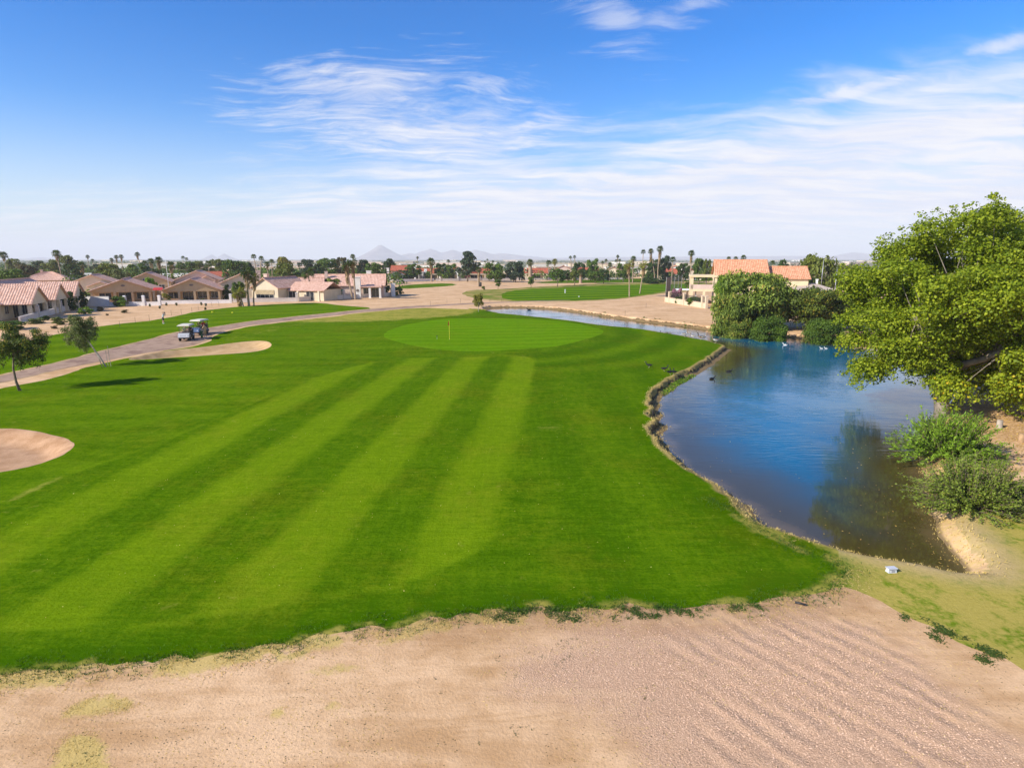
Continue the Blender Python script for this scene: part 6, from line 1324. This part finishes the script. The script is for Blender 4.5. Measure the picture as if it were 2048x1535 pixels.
# ------------------------------------------------------------------ birds
FEATH_B, FEATH_W, FEATH_T, BEAK = plain('black_feather', (.015, .015, .018), .6), plain('white_feather', (.68, .66, .62), .8), plain('brown_feather', (.24, .16, .10), .8, .35, 12), plain('beak', (.5, .42, .3), .5)
def bird_meshes(m_body, m_neck, big, swim):
    k = 1.0 if big else .62; b = MB(); L = .36 * k
    prof = [(-1.25, .10, .06), (-1.0, .30, .02), (-.6, .75, -.02), (-.1, 1.0, -.03), (.4, .92, 0), (.8, .6, .06), (1.0, .32, .14)]
    z0 = (.07 if swim else .30) * k
    vs = []; n_ = 10
    for s, r, dz_ in prof:
        for j in range(n_): a = 2 * math.pi * j / n_; vs.append((math.cos(a) * .145 * k * r, s * L, z0 + .04 * k + dz_ * k + math.sin(a) * .12 * k * r))
    fs = [(i * n_ + j, i * n_ + (j + 1) % n_, (i + 1) * n_ + (j + 1) % n_, (i + 1) * n_ + j) for i in range(len(prof) - 1) for j in range(n_)] + [tuple(range(n_))[::-1], tuple(range((len(prof) - 1) * n_, len(prof) * n_))]
    body = MB().add(vs, fs)
    nh = (.52 if big else .26) * (1 if not swim else .8)
    neck = MB().tube([(0, L * .72, z0 + .08 * k), (0, L * 1.0, z0 + .20 * k), (0, L * 1.02, z0 + nh * .75), (0, L * 1.12, z0 + nh), (0, L * 1.28, z0 + nh), (0, L * 1.40, z0 + nh - .015)], [.075 * k, .055 * k, .04 * k, .055 * k, .05 * k, .02 * k], 8)
    beak = MB().tube([(0, L * 1.38, z0 + nh - .01), (0, L * 1.58, z0 + nh - .03)], [.022 * k, .008 * k], 6)
    legs = MB()
    for s in (-1, 1): legs.tube([(s * .05 * k, 0, z0), (s * .055 * k, -.03 * k, z0 * .5), (s * .05 * k, 0, .01)], [.018 * k, .012 * k, .010 * k], 5); legs.tube([(s * .05 * k, 0, .01), (s * .05 * k, .09 * k, .006)], [.012 * k, .02 * k], 4)
    wing = MB()
    for s in (-1, 1): wing.add([(s * .135 * k, L * .45, z0 + .09 * k), (s * .155 * k, 0, z0 + .10 * k), (s * .09 * k, -L * .9, z0 + .07 * k), (s * .06 * k, -L * 1.15, z0 + .08 * k), (s * .06 * k, -L * .2, z0 + .165 * k), (s * .09 * k, L * .4, z0 + .14 * k), (s * .10 * k, 0, z0 + .02 * k)], [(0, 1, 4, 5), (1, 2, 3, 4), (0, 6, 1), (1, 6, 2)])
    return [('body', body.mesh('body', m_body, True)), ('neck', neck.mesh('neck', m_neck, True)), ('beak', beak.mesh('beak', BEAK, True)), ('wings', wing.mesh('wings', m_neck if big else m_body))] + ([] if swim else [('legs', legs.mesh('legs', BEAK, True))])
BIRDS = {k: bird_meshes(*v) for k, v in dict(coot=(FEATH_B, FEATH_B, False, False), swim=(FEATH_B, FEATH_B, False, True), goose=(FEATH_W, FEATH_T, True, False), dark_goose=(FEATH_T, FEATH_B, True, False), float=(FEATH_W, FEATH_W, True, True)).items()}
def bird(label, kind, px, py, rz, group, water=False, name='coot', cat='bird', s=1.0, lift=0.0):
    o_ = Vector((*G(px, py, WL), WL - .02)) if water else P3(px, py); t = thing(name, label, cat, o_, math.radians(rz), group)
    t.scale = (s, s, s)
    for n_, me in BIRDS[kind]: link(n_, me, t)
g = 'black birds on the grass by the pond'
bird('black bird on the grass, farthest left of four', 'coot', 1298, 735, 70, g, s=1.2); bird('black bird on the grass, second from the left of four', 'coot', 1328, 742, -100, g, s=1.2); bird('black bird on the grass, left of the close pair', 'coot', 1340, 749, -80, g, s=1.2); bird('black bird on the grass, right of the close pair nearest the water', 'coot', 1347, 749, 80, g, s=1.2)
g = 'geese along the far edge of the grass point'
bird('dark goose standing alone at the far grass edge left of the other geese', 'dark_goose', 1325, 664, 30, g, name='goose'); bird('brown and white goose at the grass edge, second from left', 'goose', 1369, 673, -80, g, name='goose'); bird('low brown goose resting at the grass edge, third from left', 'goose', 1386, 676, 80, g, name='goose', s=.8)
bird('dark goose facing left in the close goose pair', 'dark_goose', 1402, 679, 70, g, name='goose'); bird('white-breasted goose in the close goose pair', 'goose', 1408, 679, -60, g, name='goose'); bird('large white and black goose nearest the point of the grass', 'goose', 1431, 686, 100, g, name='goose', s=1.1)
g = 'ducks on the pond'
bird('black duck swimming in the blue water off the grass point', 'swim', 1424, 758, -70, g, True, 'duck', s=1.2); bird('black duck swimming at the edge of the green reflection', 'swim', 1458, 743, -90, g, True, 'duck', s=1.2); bird('duck on the pale far arm of the pond', 'swim', 1058, 620, 80, g, True, 'duck', s=1.9)
bird('white bird floating before the dark trees across the pond', 'float', 1570, 690, 60, g, True, 'white_bird', s=.6); bird('tiny white bird at the far shade edge, left of two', 'float', 1643, 697, 70, g, True, 'white_bird', s=.45); bird('tiny white bird at the far shade edge, right of two', 'float', 1652, 697, 70, g, True, 'white_bird', s=.45)
bird('reddish brown goose on the far sandy shore, left of two', 'goose', 1218, 631, 90, 'geese on the far shore', name='goose'); bird('reddish brown goose on the far sandy shore, right of two', 'goose', 1224, 632, -90, 'geese on the far shore', name='goose')

# ------------------------------------------------------------------ ground cover nobody could count
def scatter(name, label, n_, pick, m, size, asp, hgt_off, upright=False, seed=1, cl=1, spread=.1):
    rng = np.random.default_rng(seed); XY = pick(rng, n_); XY = np.repeat(XY, cl, 0) + rng.normal(0, spread, (len(XY) * cl, 2)); z = hgt(XY[:, 0], XY[:, 1])
    k = len(XY); S = size * rng.uniform(.6, 1.4, k); C = np.column_stack([XY, z + (S * .42 if upright else hgt_off)])
    Nn = rng.normal(0, 1, (k, 3)) * ([1, 1, .25] if upright else [.25, .25, 1]); Nn[:, 2] += 0 if upright else 1
    al = (np.tile([0, 0, 1.], (k, 1)) + rng.normal(0, .55, (k, 3))) if upright else None
    o = link(name, leaf_mesh(name, [quads(C, Nn, S, asp, None, rng, al)], m)); o['kind'] = 'stuff'; o['label'] = label
def along(P, n_, lo, hi, ylim, cond=None):
    def f(rng, _):
        i = rng.integers(0, len(P), n_ * 3); a = P[i]; b = P[(i + 1) % len(P)]; q = a + (b - a) * rng.random((n_ * 3, 1)); q = q + rng.normal(0, 1, q.shape) * 0
        ang = rng.uniform(0, 2 * math.pi, len(q)); r = rng.uniform(lo, hi, len(q)); q = q + np.stack([np.cos(ang) * r, np.sin(ang) * r], 1)
        k = (q[:, 1] < ylim)
        if cond is not None: k &= cond(q)
        return q[k][:n_]
    return f
TURF = REG['turf']
def vn(q, s, seed): return vnoise(q[:, 0] * s, q[:, 1] * s, seed)
scatter('turf_fringe', 'ragged green grass tips along the near turf edge', 9000, along(TURF, 9000, 0, .75, 23, lambda q: (vn(q, 2.3, 50) * .6 + vn(q, 6, 51) * .4 > .25 + .55 * np.abs(sdist(q, TURF[::2]))) ), LM['grass'], .065, .22, 0, True, 2, 2, .03)
scatter('straw_fringe', 'dry straw along the near turf edge and bank', 15000, along(TURF, 15000, .02, .95, 21, lambda q: (vn(q, 1.6, 40) > .42) & ~contains(q, TURF)), LM['straw'], .07, .16, .012, False, 3, 2, .03)
def in_poly(P, cond=None):
    P = smooth_closed(poly(P), 1)
    def f(rng, n_):
        lo, hi = P.min(0), P.max(0); q = rng.uniform(lo, hi, (n_ * 4, 2)); q = q[contains(q, P)]
        if cond is not None: q = q[cond(q)]
        return q[:n_]
    return f
scatter('dry_grass', 'pale straw patches on the dirt at lower left', 330, in_poly([(95, 1600), (105, 1490), (150, 1460), (220, 1468), (238, 1600)], lambda q: vn(q, 4, 5) + .5 * vn(q, 11, 7) > .62), LM['straw'], .05, .16, .006, False, 4, 3, .06)
scatter('dry_grass', 'smaller straw patch above the lower left one', 240, in_poly([(115, 1440), (150, 1398), (225, 1382), (280, 1402), (262, 1424), (180, 1432)], lambda q: vn(q, 4, 6) + .5 * vn(q, 11, 8) > .62), LM['straw'], .05, .16, .006, False, 5, 3, .06)
def weeds(q): return vn(q, 2.4, 12) * vn(q, 7, 13) > .38
scatter('weeds', 'low dark green weeds on the dirt below the turf', 900, in_poly([(960, 1214), (1300, 1212), (1480, 1206), (1600, 1200), (1500, 1225), (1250, 1240), (1000, 1250)], weeds), LM['weed'], .045, .5, .012, False, 6, 7, .05)
scatter('weeds', 'scattered dark weeds on the open dirt', 330, in_poly([(0, 1380), (700, 1290), (1300, 1250), (1500, 1300), (1300, 1480), (400, 1520), (60, 1520)], lambda q: vn(q * [1, 2.2], .7, 31) * vn(q, 3.1, 32) > .5), LM['weed'], .028, .5, .010, False, 7, 5, .03)
scatter('weeds', 'dark green weeds along the edge of the yellowish bank grass', 1300, in_poly([(1760, 1190), (1850, 1238), (1960, 1290), (2060, 1330), (2040, 1350), (1930, 1310), (1840, 1262), (1770, 1210)], lambda q: vn(q, 2.2, 14) + .6 * vn(q, 7, 15) > .95), LM['weed'], .05, .5, .012, False, 8, 6, .07)
scatter('weeds', 'green plants hanging on the bank edge by the black birds', 500, in_poly([(1322, 775), (1345, 755), (1388, 738), (1392, 743), (1352, 764), (1328, 782)]), LM['fresh'], .16, .5, .05, False, 9, 5, .10)
scatter('weeds', 'green plants along the far sandy shore', 60, along(POND, 60, .6, 2.0, 125, lambda q: (q[:, 1] > 72) & (q[:, 0] > 14) & (q[:, 0] < 34)), LM['olive'], .35, .5, .1, False, 10, 12, .35)
scatter('bank_grass', 'tufts of straw along the pond bank', 5000, along(POND, 5000, .55, 1.1, 60, lambda q: q[:, 1] < 48), LM['straw'], .10, .2, 0, True, 11, 2, .04)
OPEN_DIRT = [(-80, 1370), (700, 1280), (1000, 1235), (1500, 1215), (1700, 1190), (1900, 1290), (2100, 1380), (2200, 1620), (-200, 1620)]
scatter('dirt_specks', 'twigs, dead leaves and crumbs of soil strewn over the open dirt', 2000, in_poly(OPEN_DIRT, lambda q: vn(q, .6, 61) + .5 * vn(q, 2.7, 62) > .62), LM['brown'], .033, .45, .006, False, 15, 1, .01)
scatter('dirt_specks', 'pale straw bits strewn over the open dirt', 3800, in_poly(OPEN_DIRT, lambda q: vn(q, .5, 63) + .5 * vn(q, 2.1, 64) > .68), LM['straw'], .055, .2, .006, False, 16, 1, .01)
scatter('fallen_turf_leaves', 'a few pale leaves and divot crumbs on the fairway', 420, in_poly([(0, 1300), (0, 1000), (700, 800), (1200, 760), (1300, 900), (1600, 1120), (1300, 1200), (600, 1260)]), LM['straw'], .04, .6, .012, False, 17, 1, .01)
def leaves_float():
    rng = np.random.default_rng(12); Pn = poly([(1640, 1090), (1660, 960), (1700, 880), (1830, 900), (1860, 1000), (1880, 1060), (1935, 1140), (1850, 1138), (1720, 1105)], WL); q = rng.uniform(Pn.min(0), Pn.max(0), (700, 2)); q = q[contains(q, Pn)][:110]
    Pn2 = poly([(1940, 1142), (1870, 1140), (1850, 1080), (1880, 1062), (1900, 1100)], WL); q2 = rng.uniform(Pn2.min(0), Pn2.max(0), (300, 2)); q2 = q2[contains(q2, Pn2)][:45]
    Pn3 = poly([(1330, 880), (1450, 760), (1700, 740), (1680, 900), (1640, 1060), (1500, 1000)], WL); q3 = rng.uniform(Pn3.min(0), Pn3.max(0), (300, 2)); q3 = q3[contains(q3, Pn3)][:70]
    q = np.concatenate([q, q2, q3]); k = len(q); Nn = rng.normal(0, .12, (k, 3)) + [0, 0, 1]
    o = link('floating_leaves', leaf_mesh('floating_leaves', [quads(np.column_stack([q, np.full(k, WL + .012)]), Nn, rng.uniform(.03, .09, k), .7, None, rng)], LM['litter'])); o['kind'] = 'stuff'; o['label'] = 'fallen yellow leaves floating on the pond'
leaves_float()
scatter('leaf_litter', 'fallen cottonwood leaves on the bank', 2600, in_poly([(1900, 850), (1960, 830), (2060, 820), (2300, 830), (2200, 960), (2040, 940), (1960, 960), (1920, 930)]), LM['litter'], .10, .7, .012, False, 13, 1, .01)
def pebbles():
    rng = np.random.default_rng(14); P = smooth_closed(poly([(1010, 1345), (1120, 1275), (1240, 1242), (1420, 1237), (1560, 1217), (1700, 1237), (1800, 1292), (1900, 1382), (2048, 1482), (2160, 1600), (1290, 1600), (1280, 1530), (1230, 1425), (1060, 1405)]), 1)
    q = rng.uniform(P.min(0), P.max(0), (60000, 2)); q = q[contains(q, P)]; edge_ = sdist(q, P); q = q[rng.random(len(q)) < np.clip(.05 + edge_ / 3.0, 0, .8)][:11000]; k = len(q); z = hgt(q[:, 0], q[:, 1])
    base = np.array([[1, 0, 0], [0, 1, 0], [-1, 0, 0], [0, -1, 0], [0, 0, 1], [0, 0, -1.]]); fc = np.array([[0, 1, 4], [1, 2, 4], [2, 3, 4], [3, 0, 4]])
    s = (.008 + .015 * rng.random(k) ** 2)[:, None, None]; V = base[None] * s * rng.uniform(.6, 1.3, (k, 6, 1)) * np.array([1, 1, .7]); a = rng.uniform(0, 6.28, k); ca, sa = np.cos(a)[:, None], np.sin(a)[:, None]
    V = np.stack([V[..., 0] * ca - V[..., 1] * sa, V[..., 0] * sa + V[..., 1] * ca, V[..., 2]], 2) + np.column_stack([q, z + .004])[:, None, :]
    F = fc[None] + (np.arange(k) * 6)[:, None, None]
    m_, nt = new_mat('pink_gravel'); t = nt.attr('tone'); finish(nt, nt.mix(t, (.50, .32, .205), (.72, .50, .35)), .9, .15)
    o = link('gravel', mesh_np('gravel', V.reshape(-1, 3), F.reshape(-1, 3), m_, attrs={'tone': ('POINT', np.repeat(rng.random(k), 6))})); o['kind'] = 'stuff'; o['label'] = 'loose pinkish gravel in the foreground'
pebbles()
